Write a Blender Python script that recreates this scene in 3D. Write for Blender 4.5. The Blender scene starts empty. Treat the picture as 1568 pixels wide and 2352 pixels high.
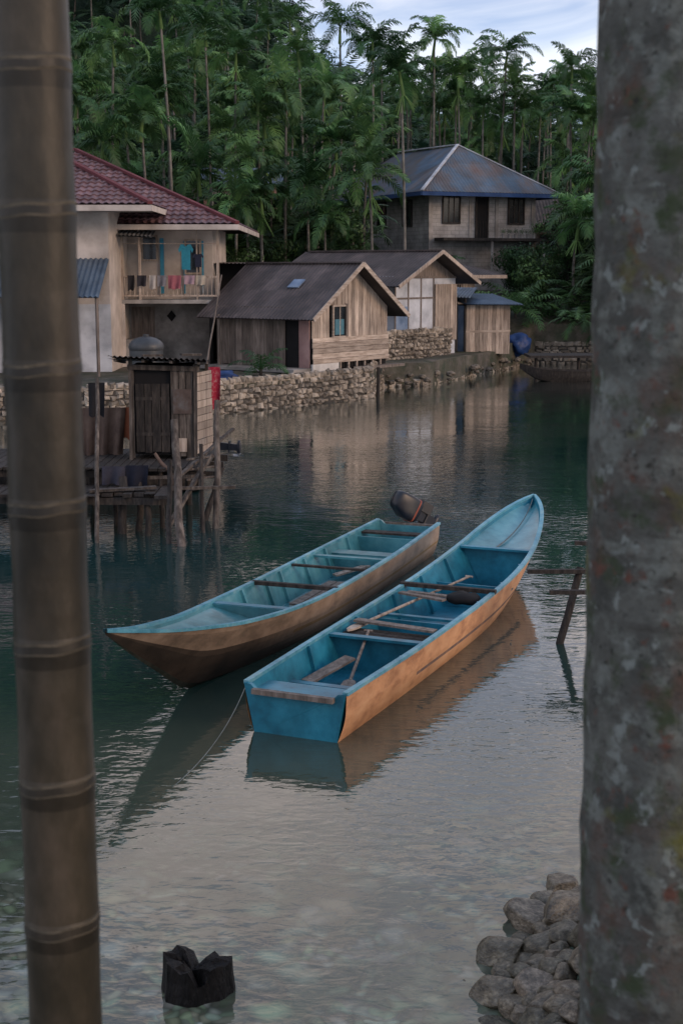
import bpy, math, random
import numpy as np
from mathutils import Vector as V, noise
import bmesh
R=random.Random(11)
scene=bpy.context.scene
COL=scene.collection
BASE={}
# ------------------------------------------------------------------ materials
def M(name,cols,scale=3,st=(1,1,1),rough=.85,bump=.3,bs=None,metal=0,dirt=.35,spec=.3,trans=0,rand=0,brick=None,bdist=.02,vor=False,low=None):
    m=bpy.data.materials.new(name); m.use_nodes=True; N=m.node_tree.nodes; L=m.node_tree.links
    b=N["Principled BSDF"]; out=N["Material Output"]
    tc=N.new("ShaderNodeTexCoord"); mp=N.new("ShaderNodeMapping"); mp.inputs["Scale"].default_value=st
    L.new(tc.outputs["Object"],mp.inputs[0])
    n=N.new("ShaderNodeTexNoise"); n.inputs["Scale"].default_value=scale; n.inputs["Detail"].default_value=6; n.inputs["Roughness"].default_value=.65
    L.new(mp.outputs[0],n.inputs["Vector"])
    r=N.new("ShaderNodeValToRGB"); el=r.color_ramp.elements
    k=len(cols)
    for i,c in enumerate(cols):
        pos=.32+.36*i/max(1,k-1)
        if i==0: e=el[0]; e.position=pos
        elif i==k-1: e=el[-1]; e.position=pos
        else: e=el.new(pos)
        e.color=(*c,1)
    if k==1: el[1].color=(*cols[0],1); el[0].color=(*cols[0],1)
    L.new(n.outputs["Fac"],r.inputs[0]); col=r.outputs[0]
    def mul(a,bb):
        x=N.new("ShaderNodeMix"); x.data_type='RGBA'; x.blend_type='MULTIPLY'; x.inputs[0].default_value=1
        L.new(a,x.inputs[6]); L.new(bb,x.inputs[7]); return x.outputs[2]
    if brick:
        bt=N.new("ShaderNodeTexBrick"); mp2=N.new("ShaderNodeMapping"); mp2.inputs["Rotation"].default_value=(math.radians(90),0,brick[3])
        L.new(tc.outputs["Object"],mp2.inputs[0]); L.new(mp2.outputs[0],bt.inputs["Vector"])
        bt.inputs["Scale"].default_value=1; bt.inputs["Brick Width"].default_value=brick[0]; bt.inputs["Row Height"].default_value=brick[1]
        bt.inputs["Mortar Size"].default_value=brick[2]; bt.inputs["Color1"].default_value=(1,1,1,1); bt.inputs["Color2"].default_value=(.87,.87,.88,1); bt.inputs["Mortar"].default_value=(.72,.72,.72,1)
        col=mul(col,bt.outputs["Color"])
    at=N.new("ShaderNodeAttribute"); at.attribute_name="tint"; col=mul(col,at.outputs["Color"])
    if dirt:
        n2=N.new("ShaderNodeTexNoise"); n2.inputs["Scale"].default_value=.9; n2.inputs["Detail"].default_value=5
        L.new(tc.outputs["Object"],n2.inputs["Vector"])
        mr=N.new("ShaderNodeMapRange"); mr.inputs[1].default_value=.3; mr.inputs[2].default_value=.65; mr.inputs[3].default_value=1-dirt; mr.inputs[4].default_value=1.08
        L.new(n2.outputs["Fac"],mr.inputs[0]); col=mul(col,mr.outputs[0])
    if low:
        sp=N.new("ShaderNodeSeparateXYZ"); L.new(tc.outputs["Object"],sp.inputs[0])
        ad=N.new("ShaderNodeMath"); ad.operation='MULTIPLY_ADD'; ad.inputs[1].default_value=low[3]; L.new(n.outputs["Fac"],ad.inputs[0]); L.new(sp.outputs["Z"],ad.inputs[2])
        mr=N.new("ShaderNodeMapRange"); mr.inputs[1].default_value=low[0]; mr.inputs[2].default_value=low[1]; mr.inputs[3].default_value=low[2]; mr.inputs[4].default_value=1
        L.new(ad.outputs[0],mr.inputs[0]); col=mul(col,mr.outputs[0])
    if rand:
        oi=N.new("ShaderNodeObjectInfo"); hs=N.new("ShaderNodeHueSaturation")
        mr=N.new("ShaderNodeMapRange"); mr.inputs[3].default_value=1-rand; mr.inputs[4].default_value=1+rand; L.new(oi.outputs["Random"],mr.inputs[0]); L.new(mr.outputs[0],hs.inputs["Value"])
        mr2=N.new("ShaderNodeMapRange"); mr2.inputs[3].default_value=.515; mr2.inputs[4].default_value=.48; L.new(oi.outputs["Random"],mr2.inputs[0]); L.new(mr2.outputs[0],hs.inputs["Hue"])
        L.new(col,hs.inputs["Color"]); col=hs.outputs[0]
    L.new(col,b.inputs["Base Color"]); b.inputs["Roughness"].default_value=rough; b.inputs["Metallic"].default_value=metal
    b.inputs["Specular IOR Level"].default_value=spec
    if bump:
        n3=N.new("ShaderNodeTexNoise"); n3.inputs["Scale"].default_value=bs or scale*3; n3.inputs["Detail"].default_value=5; L.new(mp.outputs[0],n3.inputs["Vector"])
        bp=N.new("ShaderNodeBump"); bp.inputs["Strength"].default_value=bump; bp.inputs["Distance"].default_value=bdist
        L.new(n3.outputs["Fac"],bp.inputs["Height"]); L.new(bp.outputs[0],b.inputs["Normal"])
    if trans:
        t=N.new("ShaderNodeBsdfTranslucent"); L.new(col,t.inputs[0]); mx=N.new("ShaderNodeMixShader"); mx.inputs[0].default_value=trans
        L.new(b.outputs[0],mx.inputs[1]); L.new(t.outputs[0],mx.inputs[2]); L.new(mx.outputs[0],out.inputs[0])
    return m
wood_pale=M("wood_pale",[(.20,.155,.125),(.38,.31,.255),(.50,.42,.35)],2.2,(6,6,.7),bump=.5)
wood_grey=M("wood_grey",[(.09,.075,.065),(.17,.14,.12),(.25,.21,.185)],2.2,(6,6,.7),bump=.5)
wood_old=M("wood_old",[(.035,.03,.027),(.09,.075,.065),(.19,.165,.145)],2.6,(5,5,.8),bump=.6,dirt=.55)
wood_dark=M("wood_dark",[(.015,.013,.013),(.035,.03,.027),(.07,.058,.05)],3,(5,5,1),bump=.5)
wood_horiz=M("wood_horiz",[(.25,.195,.155),(.41,.335,.275),(.53,.45,.38)],2.2,(.8,.8,6),bump=.5)
roof_brown=M("roof_brown",[(.052,.042,.040),(.080,.065,.062),(.12,.095,.088)],1.4,bump=.2,rough=.6,dirt=.4)
roof_blue=M("roof_blue",[(.11,.065,.055),(.12,.095,.09),(.10,.105,.12),(.085,.125,.175),(.10,.15,.21)],.55,(1,1,.5),bump=.2,rough=.6,dirt=.3,bs=4)
roof_red=M("roof_red",[(.11,.058,.062),(.165,.092,.098),(.22,.14,.145)],1.2,bump=.2,rough=.55,dirt=.35)
trim_red=M("trim_red",[(.11,.028,.036),(.16,.045,.05)],2,bump=.1)
metal_blue=M("metal_blue",[(.10,.16,.26),(.17,.24,.36),(.25,.32,.42)],1.5,rough=.45,bump=.1)
metal_dull=M("metal_dull_blue",[(.06,.09,.13),(.10,.14,.19)],1.5,rough=.5,bump=.1)
metal_grey=M("metal_grey",[(.09,.10,.11),(.2,.21,.22),(.3,.31,.32)],2,rough=.45,bump=.1,metal=.3)
metal_dark=M("metal_dark_grey",[(.05,.055,.06),(.10,.105,.11)],2,rough=.45,bump=.1,metal=.3)
metal_rust=M("metal_rust",[(.04,.028,.022),(.08,.058,.05),(.12,.12,.12)],2.5,rough=.7,bump=.3)
plaster=M("plaster_beige",[(.40,.35,.31),(.50,.445,.40),(.56,.50,.455)],1.2,bump=.15,dirt=.38)
plaster_w=M("plaster_white",[(.36,.385,.42),(.50,.52,.56),(.56,.585,.62)],2,bump=.15,dirt=.4)
plaster_g=M("plaster_grey",[(.17,.16,.15),(.28,.265,.25),(.38,.36,.34)],1.5,bump=.3,dirt=.45)
block_a=M("block_wall_front",[(.25,.245,.24),(.34,.33,.32),(.42,.41,.395)],1.5,bump=.3,brick=(.42,.21,.018,0))
pink=M("paint_pink",[(.30,.18,.17),(.40,.26,.24)],3,bump=.1)
white=M("paint_white",[(.5,.48,.46),(.65,.63,.6)],4,bump=.1)
blue_trim=M("paint_blue_trim",[(.02,.05,.14),(.035,.08,.2)],3,bump=.1)
glass=M("dark_pane",[(.008,.011,.015),(.015,.02,.026)],3,rough=.15,bump=0,spec=.5)
black=M("black_void",[(.006,.006,.007),(.01,.01,.012)],3,bump=0)
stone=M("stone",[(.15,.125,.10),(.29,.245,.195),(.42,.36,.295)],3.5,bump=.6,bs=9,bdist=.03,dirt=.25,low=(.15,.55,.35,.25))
mortar=M("mortar",[(.05,.045,.04),(.09,.08,.07)],5,bump=.5)
rockm=M("wet_rock",[(.04,.034,.022),(.115,.096,.064),(.21,.18,.125)],3.5,bump=.5,bs=9,bdist=.03,rough=.4,rand=.45,dirt=.5,spec=.5)
boat_blue=M("boat_paint_blue",[(.006,.10,.165),(.012,.17,.26),(.025,.23,.34)],3.5,rough=.4,bump=.25,bs=14,spec=.5,dirt=.45,bdist=.01)
boat_blue2=M("boat_paint_pale_blue",[(.02,.13,.165),(.05,.215,.265),(.10,.29,.33)],3,rough=.28,bump=.25,bs=14,spec=.7,dirt=.45,bdist=.01)
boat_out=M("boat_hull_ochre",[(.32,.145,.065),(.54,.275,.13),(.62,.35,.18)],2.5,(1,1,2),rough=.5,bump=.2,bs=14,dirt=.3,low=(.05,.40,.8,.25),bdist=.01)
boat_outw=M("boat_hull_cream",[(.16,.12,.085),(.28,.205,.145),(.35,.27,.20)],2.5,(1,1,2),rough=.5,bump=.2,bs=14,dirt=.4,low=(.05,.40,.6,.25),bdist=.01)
boat_green=M("boat_bottom",[(.008,.013,.010),(.018,.022,.018),(.04,.042,.034)],3,rough=.6,bump=.2,dirt=.4,spec=.15)
stripe_y=M("stripe_tan",[(.20,.14,.07),(.28,.19,.10)],4,bump=.1)
stripe_d=M("stripe_dark",[(.08,.07,.08),(.25,.15,.10)],5,bump=.1)
rim_blue=M("gunwale_paint",[(.05,.20,.28),(.10,.31,.40),(.2,.38,.42)],5,rough=.35,bump=.3)
motor_b=M("motor_black",[(.008,.010,.016),(.016,.020,.030)],3,rough=.35,bump=0,spec=.4,dirt=0)
motor_r=M("motor_red",[(.26,.05,.03),(.32,.09,.05)],3,rough=.4,bump=0)
steel=M("steel",[(.25,.26,.28),(.4,.4,.42)],3,rough=.35,bump=0,metal=.6)
earth=M("earth",[(.035,.045,.025),(.07,.065,.045),(.13,.11,.09)],1.2,bump=.8,bs=5,bdist=.1)
hillm=M("hill_green",[(.012,.032,.020),(.022,.05,.030),(.035,.07,.042)],.6,bump=1,bs=2,bdist=.5)
leafm=M("palm_leaf",[(.026,.072,.026),(.052,.122,.040),(.095,.185,.055)],.8,rough=.5,bump=0,trans=.3,rand=.42,dirt=0,spec=.35)
leaff=M("hazed_forest_leaf",[(.026,.066,.040),(.044,.098,.054),(.070,.135,.070)],.12,rough=.6,bump=0,trans=.25,dirt=.45)  # bluer, lighter leaf green: distance haze is put into the colour
leafb=M("bush_leaf",[(.020,.052,.019),(.038,.088,.029),(.066,.13,.04)],1.0,rough=.55,bump=0,trans=.2,rand=.3,dirt=.3)
trunkm=M("palm_trunk",[(.07,.068,.06),(.14,.135,.12),(.23,.22,.195)],2,(2,2,14),bump=.4,rand=.4,dirt=.4)
shaft=M("crown_shaft",[(.05,.10,.03),(.09,.16,.05)],3,bump=0)
rope_m=M("rope",[(.10,.12,.12),(.18,.2,.2)],20,bump=0)
tarp_b=M("tarp_blue",[(.01,.03,.10),(.02,.06,.2)],3,rough=.5,bump=.4)
tarp_br=M("tarp_brown",[(.08,.05,.04),(.16,.11,.085)],3,rough=.7,bump=.5)
orange=M("orange_cloth",[(.22,.07,.035),(.3,.10,.05)],3,bump=.3)
def cloth(n,c): return M("cloth_"+n,[tuple(x*.7 for x in c),c],9,bump=.4,dirt=.1)
# ------------------------------------------------------------------ mesh builder
class MB:
    def __init__(s): s.v=[];s.f=[];s.m=[];s.t=[];s.s=[]
    def add(s,vs,fs,mat=0,tint=None,smooth=False):
        o=len(s.v); s.v+= [tuple(p) for p in vs]
        if tint is None: tint=R.uniform(.88,1.1)
        for f in fs:
            s.f.append(tuple(o+i for i in f)); s.m.append(mat); s.t.append(tint); s.s.append(smooth)
    def hexa(s,p,mat=0,tint=None):
        s.add(p,[(0,3,2,1),(4,5,6,7),(0,1,5,4),(1,2,6,5),(2,3,7,6),(3,0,4,7)],mat,tint)
    def ob(s,o,a,b,c,mat=0,tint=None):
        o=V(o);a=V(a);b=V(b);c=V(c)
        s.hexa([o,o+a,o+a+b,o+b,o+c,o+a+c,o+a+b+c,o+b+c],mat,tint)
    def box(s,x0,x1,y0,y1,z0,z1,mat=0,tint=None): s.ob((x0,y0,z0),(x1-x0,0,0),(0,y1-y0,0),(0,0,z1-z0),mat,tint)
    def fb(s,fr,u0,u1,d0,d1,z0,z1,mat=0,tint=None):
        s.ob(fr.p(u0,d0,z0),fr.u*(u1-u0),fr.d*(d1-d0),V((0,0,z1-z0)),mat,tint)
    def beam(s,p0,p1,w,h,mat=0,tint=None,up=V((0,0,1))):
        p0=V(p0);p1=V(p1);a=p1-p0; sd=a.cross(up)
        if sd.length<1e-4: sd=V((1,0,0))
        sd.normalize(); u=sd.cross(a).normalized()
        s.ob(p0-sd*w/2-u*h/2,a,sd*w,u*h,mat,tint)
    def cyl(s,p0,p1,r0,r1=None,n=8,mat=0,tint=None,seg=1,wob=0,caps=True):
        r1=r0 if r1 is None else r1; p0=V(p0);p1=V(p1);a=(p1-p0).normalized()
        x=a.cross(V((0,0,1)))
        if x.length<1e-3:x=V((1,0,0))
        x.normalize();y=a.cross(x); vs=[];fs=[]
        for k in range(seg+1):
            t=k/seg;c=p0.lerp(p1,t); r=r0+(r1-r0)*t
            if 0<k<seg and wob: c=c+x*R.uniform(-wob,wob)+y*R.uniform(-wob,wob)
            for i in range(n):
                an=2*math.pi*i/n; rr=r*(1+R.uniform(-wob,wob)*1.5)
                vs.append(c+x*math.cos(an)*rr+y*math.sin(an)*rr)
        for k in range(seg):
            for i in range(n):
                j=(i+1)%n; fs.append((k*n+i,k*n+j,k*n+n+j,k*n+n+i))
        s.add(vs,fs,mat,tint,True)
        if caps: s.add(vs[:n],[tuple(range(n))],mat,tint); s.add(vs[-n:],[tuple(range(n))],mat,tint)
    def sup(s,c,ax,e=.5,n=16,mat=0,tint=None):
        c=V(c);vs=[];fs=[]
        sp=lambda v:math.copysign(abs(v)**e,v)
        for i in range(n//2+1):
            ph=-math.pi/2+math.pi*i/(n//2)
            for j in range(n):
                th=2*math.pi*j/n
                vs.append(c+V(ax[0])*sp(math.cos(ph))*sp(math.cos(th))+V(ax[1])*sp(math.cos(ph))*sp(math.sin(th))+V(ax[2])*sp(math.sin(ph)))
        for i in range(n//2):
            for j in range(n):
                k=(j+1)%n; fs.append((i*n+j,i*n+k,i*n+n+k,i*n+n+j))
        s.add(vs,fs,mat,tint,True)
    def roof(s,E0,E1,R0,R1,pitch=.2,amp=.02,rows=1,step=0,mat=0,th=.04):
        E0=V(E0);E1=V(E1);R0=V(R0);R1=V(R1)
        e=(E1-E0);Lu=e.length;e=e/Lu
        sl=(R0-E0)-e*((R0-E0).dot(e)); nrm=e.cross(sl).normalized()
        if nrm.z<0:nrm=-nrm
        n=int(Lu/pitch*4)+1; us=[Lu*i/n for i in range(n+1)]
        vs=[];ks=[]
        for k in range(rows):
            ks.append((k/rows,step)); ks.append(((k+1)/rows,0))
        if not step: ks=[(k/rows,0) for k in range(rows+1)]
        for (v,off) in ks:
            a=(R0-E0).dot(e)*v; b=Lu+((R1-E0).dot(e)-Lu)*v
            for u in us:
                uu=min(max(u,a),b)
                vs.append(E0+sl*v+e*uu+nrm*(off+amp*math.sin(2*math.pi*uu/pitch)))
        w=n+1;fs=[]
        for k in range(len(ks)-1):
            for i in range(n): fs.append((k*w+i,k*w+i+1,(k+1)*w+i+1,(k+1)*w+i))
        o=len(s.v)
        s.v+=[tuple(p) for p in vs]
        sheet={}
        for q,f in enumerate(fs):
            k=q//n;i=q%n; key=(k//2 if step else k//3,int(i/ (4 if step else 18)))
            if key not in sheet: sheet[key]=R.uniform(.78,1.16)
            s.f.append(tuple(o+j for j in f));s.m.append(mat);s.t.append(sheet[key]);s.s.append(False)
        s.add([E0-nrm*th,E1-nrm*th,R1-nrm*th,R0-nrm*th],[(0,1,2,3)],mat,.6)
    def planks(s,p0,ud,L,nrm,z0,zt,bw=.2,th=.03,holes=(),mat=0,gap=.012,jit=.02):
        p0=V(p0);ud=V(ud).normalized();nrm=V(nrm).normalized();u=0
        while u<L-.02:
            w=min(bw*R.uniform(.8,1.2),L-u);a=u+gap/2;b=u+w-gap/2
            segs=[(z0,None)]
            for h in holes:
                if a<h[1]-.02 and b>h[0]+.02:
                    segs=[(z0,h[2]),(h[3],None)]
            off=nrm*R.uniform(0,.012); tn=R.uniform(.62,1.28)
            for (lo,hi) in segs:
                za=zt(a) if hi is None else hi; zb=zt(b) if hi is None else hi
                if max(za,zb)-lo<.03: continue
                j=R.uniform(-jit,jit) if lo==z0 else 0
                A=p0+ud*a+off;B=p0+ud*b+off;Z=lambda z:V((0,0,z-p0.z))
                s.hexa([A+Z(lo+j),B+Z(lo+j),B+nrm*th+Z(lo+j),A+nrm*th+Z(lo+j),A+Z(za),B+Z(zb),B+nrm*th+Z(zb),A+nrm*th+Z(za)],mat,tn)
            u+=w
    def hplanks(s,p0,ud,L,nrm,z0,z1,bh=.2,th=.03,mat=0):
        p0=V(p0);ud=V(ud).normalized();nrm=V(nrm).normalized();z=z0
        while z<z1-.03:
            h=min(bh*R.uniform(.8,1.2),z1-z)
            e=R.uniform(-.03,.03)
            s.ob(p0+V((0,0,z-p0.z+.006))+ud*e+nrm*R.uniform(0,.012),ud*(L),nrm*th,(0,0,h-.012),mat,R.uniform(.6,1.25)); z+=h
    def finish(s,name,parent=None,mats=(),base=None,**kw):
        if parent is not None: base=BASE[parent.name]
        elif base is None:
            a=np.array(s.v); base=V(((a[:,0].min()+a[:,0].max())/2,(a[:,1].min()+a[:,1].max())/2,a[:,2].min()))
        base=V(base)
        me=bpy.data.meshes.new(name); me.from_pydata([(p[0]-base.x,p[1]-base.y,p[2]-base.z) for p in s.v],[],s.f)
        for m in mats: me.materials.append(m)
        me.polygons.foreach_set("material_index",s.m); me.polygons.foreach_set("use_smooth",s.s)
        at=me.color_attributes.new("tint",'FLOAT_COLOR','CORNER')
        lt=np.array([p.loop_total for p in me.polygons]) if s.f else np.array([])
        c=np.repeat(np.array(s.t,dtype=np.float32),lt); d=np.ones((len(c),4),dtype=np.float32); d[:,:3]=c[:,None]
        at.data.foreach_set("color",d.ravel()); me.update()
        ob=bpy.data.objects.new(name,me); COL.objects.link(ob)
        if parent is not None: ob.parent=parent
        else: ob.location=base
        BASE[ob.name]=base
        for k,v in kw.items(): ob[k]=v
        return ob
def thing(name,label,cat,base,group=None):
    o=bpy.data.objects.new(name,None); o.empty_display_size=.3; COL.objects.link(o); o.location=base; BASE[o.name]=V(base)
    o["label"]=label;o["category"]=cat
    if group:o["group"]=group
    return o
class Fr:
    def __init__(s,o,u): s.o=V((o[0],o[1],0)); s.u=V((u[0],u[1],0)).normalized(); s.d=V((-s.u.y,s.u.x,0))
    def p(s,u,d,z): return s.o+s.u*u+s.d*d+V((0,0,z))
def window(par,o,ud,nrm,w,h,bars=1,paneM=None,frM=None,fw=.07):
    o=V(o);ud=V(ud).normalized();nrm=V(nrm).normalized();k=V((0,0,1))
    mb=MB(); mb.ob(o+nrm*.005,ud*w,nrm*.03,k*h); wn=mb.finish("window",par,[paneM or glass])
    m2=MB()
    for a,b,c,d in ((-fw,w+fw,-fw,0),(-fw,w+fw,h,h+fw),(-fw,0,0,h),(w,w+fw,0,h)):
        m2.ob(o+ud*a+k*c+nrm*.003,ud*(b-a),nrm*.08,k*(d-c))
    for i in range(bars):
        x=w*(i+1)/(bars+1); m2.ob(o+ud*(x-.02)+nrm*.036,ud*.04,nrm*.03,k*h)
    m2.finish("window_frame",wn,[frM or wood_dark]); return wn
# ------------------------------------------------------------------ camera/world/light
cam=bpy.data.cameras.new("camera"); co=bpy.data.objects.new("camera",cam); COL.objects.link(co); scene.camera=co
co.location=(0,0,4.5); co.rotation_euler=(math.radians(90-9.66),0,0)
cam.sensor_fit='VERTICAL'; cam.sensor_height=36; cam.sensor_width=24; cam.lens=50; cam.clip_end=2000; cam.clip_start=.05
cam.dof.use_dof=True; cam.dof.focus_distance=20; cam.dof.aperture_fstop=9
w=bpy.data.worlds.new("World"); scene.world=w; w.use_nodes=True; N=w.node_tree.nodes;L=w.node_tree.links
bg=N["Background"]; sky=N.new("ShaderNodeTexSky"); sky.sky_type='NISHITA'; sky.sun_disc=False
sun_dir=V((.80,-.48,.30)).normalized()
sky.sun_elevation=math.asin(sun_dir.z); sky.sun_rotation=math.atan2(sun_dir.x,sun_dir.y)
L.new(sky.outputs[0],bg.inputs[0]); bg.inputs[1].default_value=.10
tc=N.new("ShaderNodeTexCoord"); mp=N.new("ShaderNodeMapping"); mp.inputs["Scale"].default_value=(1,1,3.2); mp.inputs["Location"].default_value=(.1,.0,.35)
L.new(tc.outputs["Generated"],mp.inputs[0]); nz=N.new("ShaderNodeTexNoise"); nz.inputs["Scale"].default_value=6.0; nz.inputs["Detail"].default_value=7; nz.inputs["Distortion"].default_value=.5
L.new(mp.outputs[0],nz.inputs["Vector"]); rp=N.new("ShaderNodeValToRGB"); L.new(nz.outputs["Fac"],rp.inputs[0])
e=rp.color_ramp.elements; e[0].position=.40; e[0].color=(.52,.62,.80,1); e[1].position=.62; e[1].color=(1.15,1.12,1.10,1)
q=e.new(.48); q.color=(.80,.84,.92,1); q=e.new(.54); q.color=(1,.98,.97,1)
spz=N.new("ShaderNodeSeparateXYZ"); L.new(tc.outputs["Generated"],spz.inputs[0]); gr=N.new("ShaderNodeValToRGB"); L.new(spz.outputs["Z"],gr.inputs[0])
e=gr.color_ramp.elements; e[0].position=0; e[0].color=(.62,.63,.68,1); e[1].position=.85; e[1].color=(.44,.53,.70,1)
for p_,c_ in ((.15,(.60,.65,.74)),(.27,(.84,.70,.66)),(.42,(.82,.70,.67)),(.6,(.60,.63,.72))): q=e.new(p_); q.color=(*c_,1)
mu=N.new("ShaderNodeMix"); mu.data_type='RGBA'; mu.blend_type='MULTIPLY'; mu.inputs[0].default_value=1; L.new(gr.outputs[0],mu.inputs[6]); L.new(rp.outputs[0],mu.inputs[7])
bg2=N.new("ShaderNodeBackground"); L.new(mu.outputs[2],bg2.inputs[0]); bg2.inputs[1].default_value=1.75
mx=N.new("ShaderNodeMixShader"); mx.inputs[0].default_value=.8; L.new(bg.outputs[0],mx.inputs[1]);L.new(bg2.outputs[0],mx.inputs[2]); L.new(mx.outputs[0],N["World Output"].inputs[0])
sl=bpy.data.lights.new("sun",'SUN'); sl.energy=1.25; sl.angle=math.radians(16); sl.color=(1,.68,.46); so=bpy.data.objects.new("sun",sl); COL.objects.link(so)
so.rotation_euler=(-sun_dir).to_track_quat('-Z','Y').to_euler(); so.location=(20,-10,20)
scene.view_settings.view_transform='Standard'; scene.view_settings.look='None'; scene.view_settings.exposure=0
# ------------------------------------------------------------------ water
m=bpy.data.materials.new("water"); m.use_nodes=True; N=m.node_tree.nodes;L=m.node_tree.links; N.remove(N["Principled BSDF"])
tc=N.new("ShaderNodeTexCoord"); sp=N.new("ShaderNodeSeparateXYZ"); L.new(tc.outputs["Object"],sp.inputs[0])
nb=N.new("ShaderNodeTexNoise"); nb.inputs["Scale"].default_value=.35; nb.inputs["Detail"].default_value=4; L.new(tc.outputs["Object"],nb.inputs["Vector"])
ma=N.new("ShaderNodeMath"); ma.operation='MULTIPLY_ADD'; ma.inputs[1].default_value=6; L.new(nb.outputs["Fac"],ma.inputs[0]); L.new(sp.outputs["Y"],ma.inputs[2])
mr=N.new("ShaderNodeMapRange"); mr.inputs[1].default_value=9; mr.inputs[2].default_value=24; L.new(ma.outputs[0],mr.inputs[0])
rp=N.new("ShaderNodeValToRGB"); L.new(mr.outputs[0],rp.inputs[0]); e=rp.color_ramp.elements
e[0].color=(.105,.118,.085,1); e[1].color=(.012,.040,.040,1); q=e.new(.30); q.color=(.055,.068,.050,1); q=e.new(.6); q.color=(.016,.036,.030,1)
nd=N.new("ShaderNodeTexNoise"); nd.inputs["Scale"].default_value=3
L.new(tc.outputs["Object"],nd.inputs["Vector"]); va=N.new("ShaderNodeVectorMath"); va.operation='MULTIPLY_ADD'; va.inputs[1].default_value=(.4,.4,0); L.new(nd.outputs["Color"],va.inputs[0]); L.new(tc.outputs["Object"],va.inputs[2])
def pebble(sc):
    vo=N.new("ShaderNodeTexVoronoi"); vo.inputs["Scale"].default_value=sc; L.new(va.outputs[0],vo.inputs["Vector"])
    mv=N.new("ShaderNodeMapRange"); mv.inputs[1].default_value=.2; mv.inputs[2].default_value=.62; mv.inputs[3].default_value=1.35; mv.inputs[4].default_value=.3; L.new(vo.outputs["Distance"],mv.inputs[0])
    hs=N.new("ShaderNodeHueSaturation"); hs.inputs["Saturation"].default_value=.25; hs.inputs["Value"].default_value=1.5; L.new(vo.outputs["Color"],hs.inputs["Color"])
    x=N.new("ShaderNodeMix"); x.data_type='RGBA'; x.blend_type='MULTIPLY'; x.inputs[0].default_value=.8; L.new(mv.outputs[0],x.inputs[6]); L.new(hs.outputs[0],x.inputs[7]); return x.outputs[2]
pa=pebble(4.2); pb=pebble(9)
npb=N.new("ShaderNodeTexNoise"); npb.inputs["Scale"].default_value=1.2; L.new(tc.outputs["Object"],npb.inputs["Vector"]); rpb=N.new("ShaderNodeMapRange"); rpb.inputs[1].default_value=.45; rpb.inputs[2].default_value=.55; L.new(npb.outputs["Fac"],rpb.inputs[0])
mpb=N.new("ShaderNodeMix"); mpb.data_type='RGBA'; L.new(rpb.outputs[0],mpb.inputs[0]); L.new(pa,mpb.inputs[6]); L.new(pb,mpb.inputs[7])
mm=N.new("ShaderNodeMix"); mm.data_type='RGBA'; mm.blend_type='MULTIPLY'; mm.inputs[0].default_value=1; L.new(rp.outputs[0],mm.inputs[6]); L.new(mpb.outputs[2],mm.inputs[7])
vm=N.new("ShaderNodeHueSaturation"); vm.inputs["Value"].default_value=1.7; L.new(mm.outputs[2],vm.inputs["Color"])
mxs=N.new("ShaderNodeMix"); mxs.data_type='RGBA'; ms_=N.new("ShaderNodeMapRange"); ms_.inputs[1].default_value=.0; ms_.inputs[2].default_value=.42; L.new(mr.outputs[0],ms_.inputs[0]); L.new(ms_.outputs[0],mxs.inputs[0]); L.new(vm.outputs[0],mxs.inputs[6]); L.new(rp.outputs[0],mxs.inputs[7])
df=N.new("ShaderNodeBsdfDiffuse"); L.new(mxs.outputs[2],df.inputs[0])
gl=N.new("ShaderNodeBsdfGlossy"); gl.inputs["Roughness"].default_value=.018; gl.inputs["Color"].default_value=(.92,.94,.94,1)
mpw=N.new("ShaderNodeMapping"); mpw.inputs["Scale"].default_value=(.7,1.2,1); mpw.inputs["Rotation"].default_value=(0,0,.25); L.new(tc.outputs["Object"],mpw.inputs[0])
n1=N.new("ShaderNodeTexNoise"); n1.inputs["Scale"].default_value=1.5; n1.inputs["Detail"].default_value=2; n1.inputs["Distortion"].default_value=.6; L.new(mpw.outputs[0],n1.inputs["Vector"])
n2=N.new("ShaderNodeTexNoise"); n2.inputs["Scale"].default_value=7.5; n2.inputs["Detail"].default_value=2.5; n2.inputs["Distortion"].default_value=.4; L.new(mpw.outputs[0],n2.inputs["Vector"])
b1=N.new("ShaderNodeBump"); b1.inputs["Strength"].default_value=.06; b1.inputs["Distance"].default_value=.12; L.new(n1.outputs["Fac"],b1.inputs["Height"])
ng=N.new("ShaderNodeTexNoise"); ng.inputs["Scale"].default_value=.22; L.new(tc.outputs["Object"],ng.inputs["Vector"])
mg=N.new("ShaderNodeMapRange"); mg.inputs[1].default_value=.42; mg.inputs[2].default_value=.64; mg.inputs[3].default_value=.05; mg.inputs[4].default_value=.2; L.new(ng.outputs["Fac"],mg.inputs[0])
b2=N.new("ShaderNodeBump"); b2.inputs["Distance"].default_value=.05; L.new(mg.outputs[0],b2.inputs["Strength"]); L.new(n2.outputs["Fac"],b2.inputs["Height"]); L.new(b1.outputs[0],b2.inputs["Normal"])
L.new(b2.outputs[0],gl.inputs["Normal"])
fr=N.new("ShaderNodeFresnel"); fr.inputs["IOR"].default_value=1.33; L.new(b2.outputs[0],fr.inputs["Normal"])
mf=N.new("ShaderNodeMath"); mf.operation='MULTIPLY_ADD'; mf.inputs[1].default_value=1.6; mf.inputs[2].default_value=.0; mf.use_clamp=True; L.new(fr.outputs[0],mf.inputs[0])
ms=N.new("ShaderNodeMixShader"); L.new(mf.outputs[0],ms.inputs[0]); L.new(df.outputs[0],ms.inputs[1]); L.new(gl.outputs[0],ms.inputs[2]); L.new(ms.outputs[0],N["Material Output"].inputs[0])
mb=MB(); mb.add([(-300,-40,0),(300,-40,0),(300,110,0),(-300,110,0)],[(0,1,2,3)],0,1); mb.finish("water",None,[m],base=(0,0,0),kind="structure")
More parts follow.
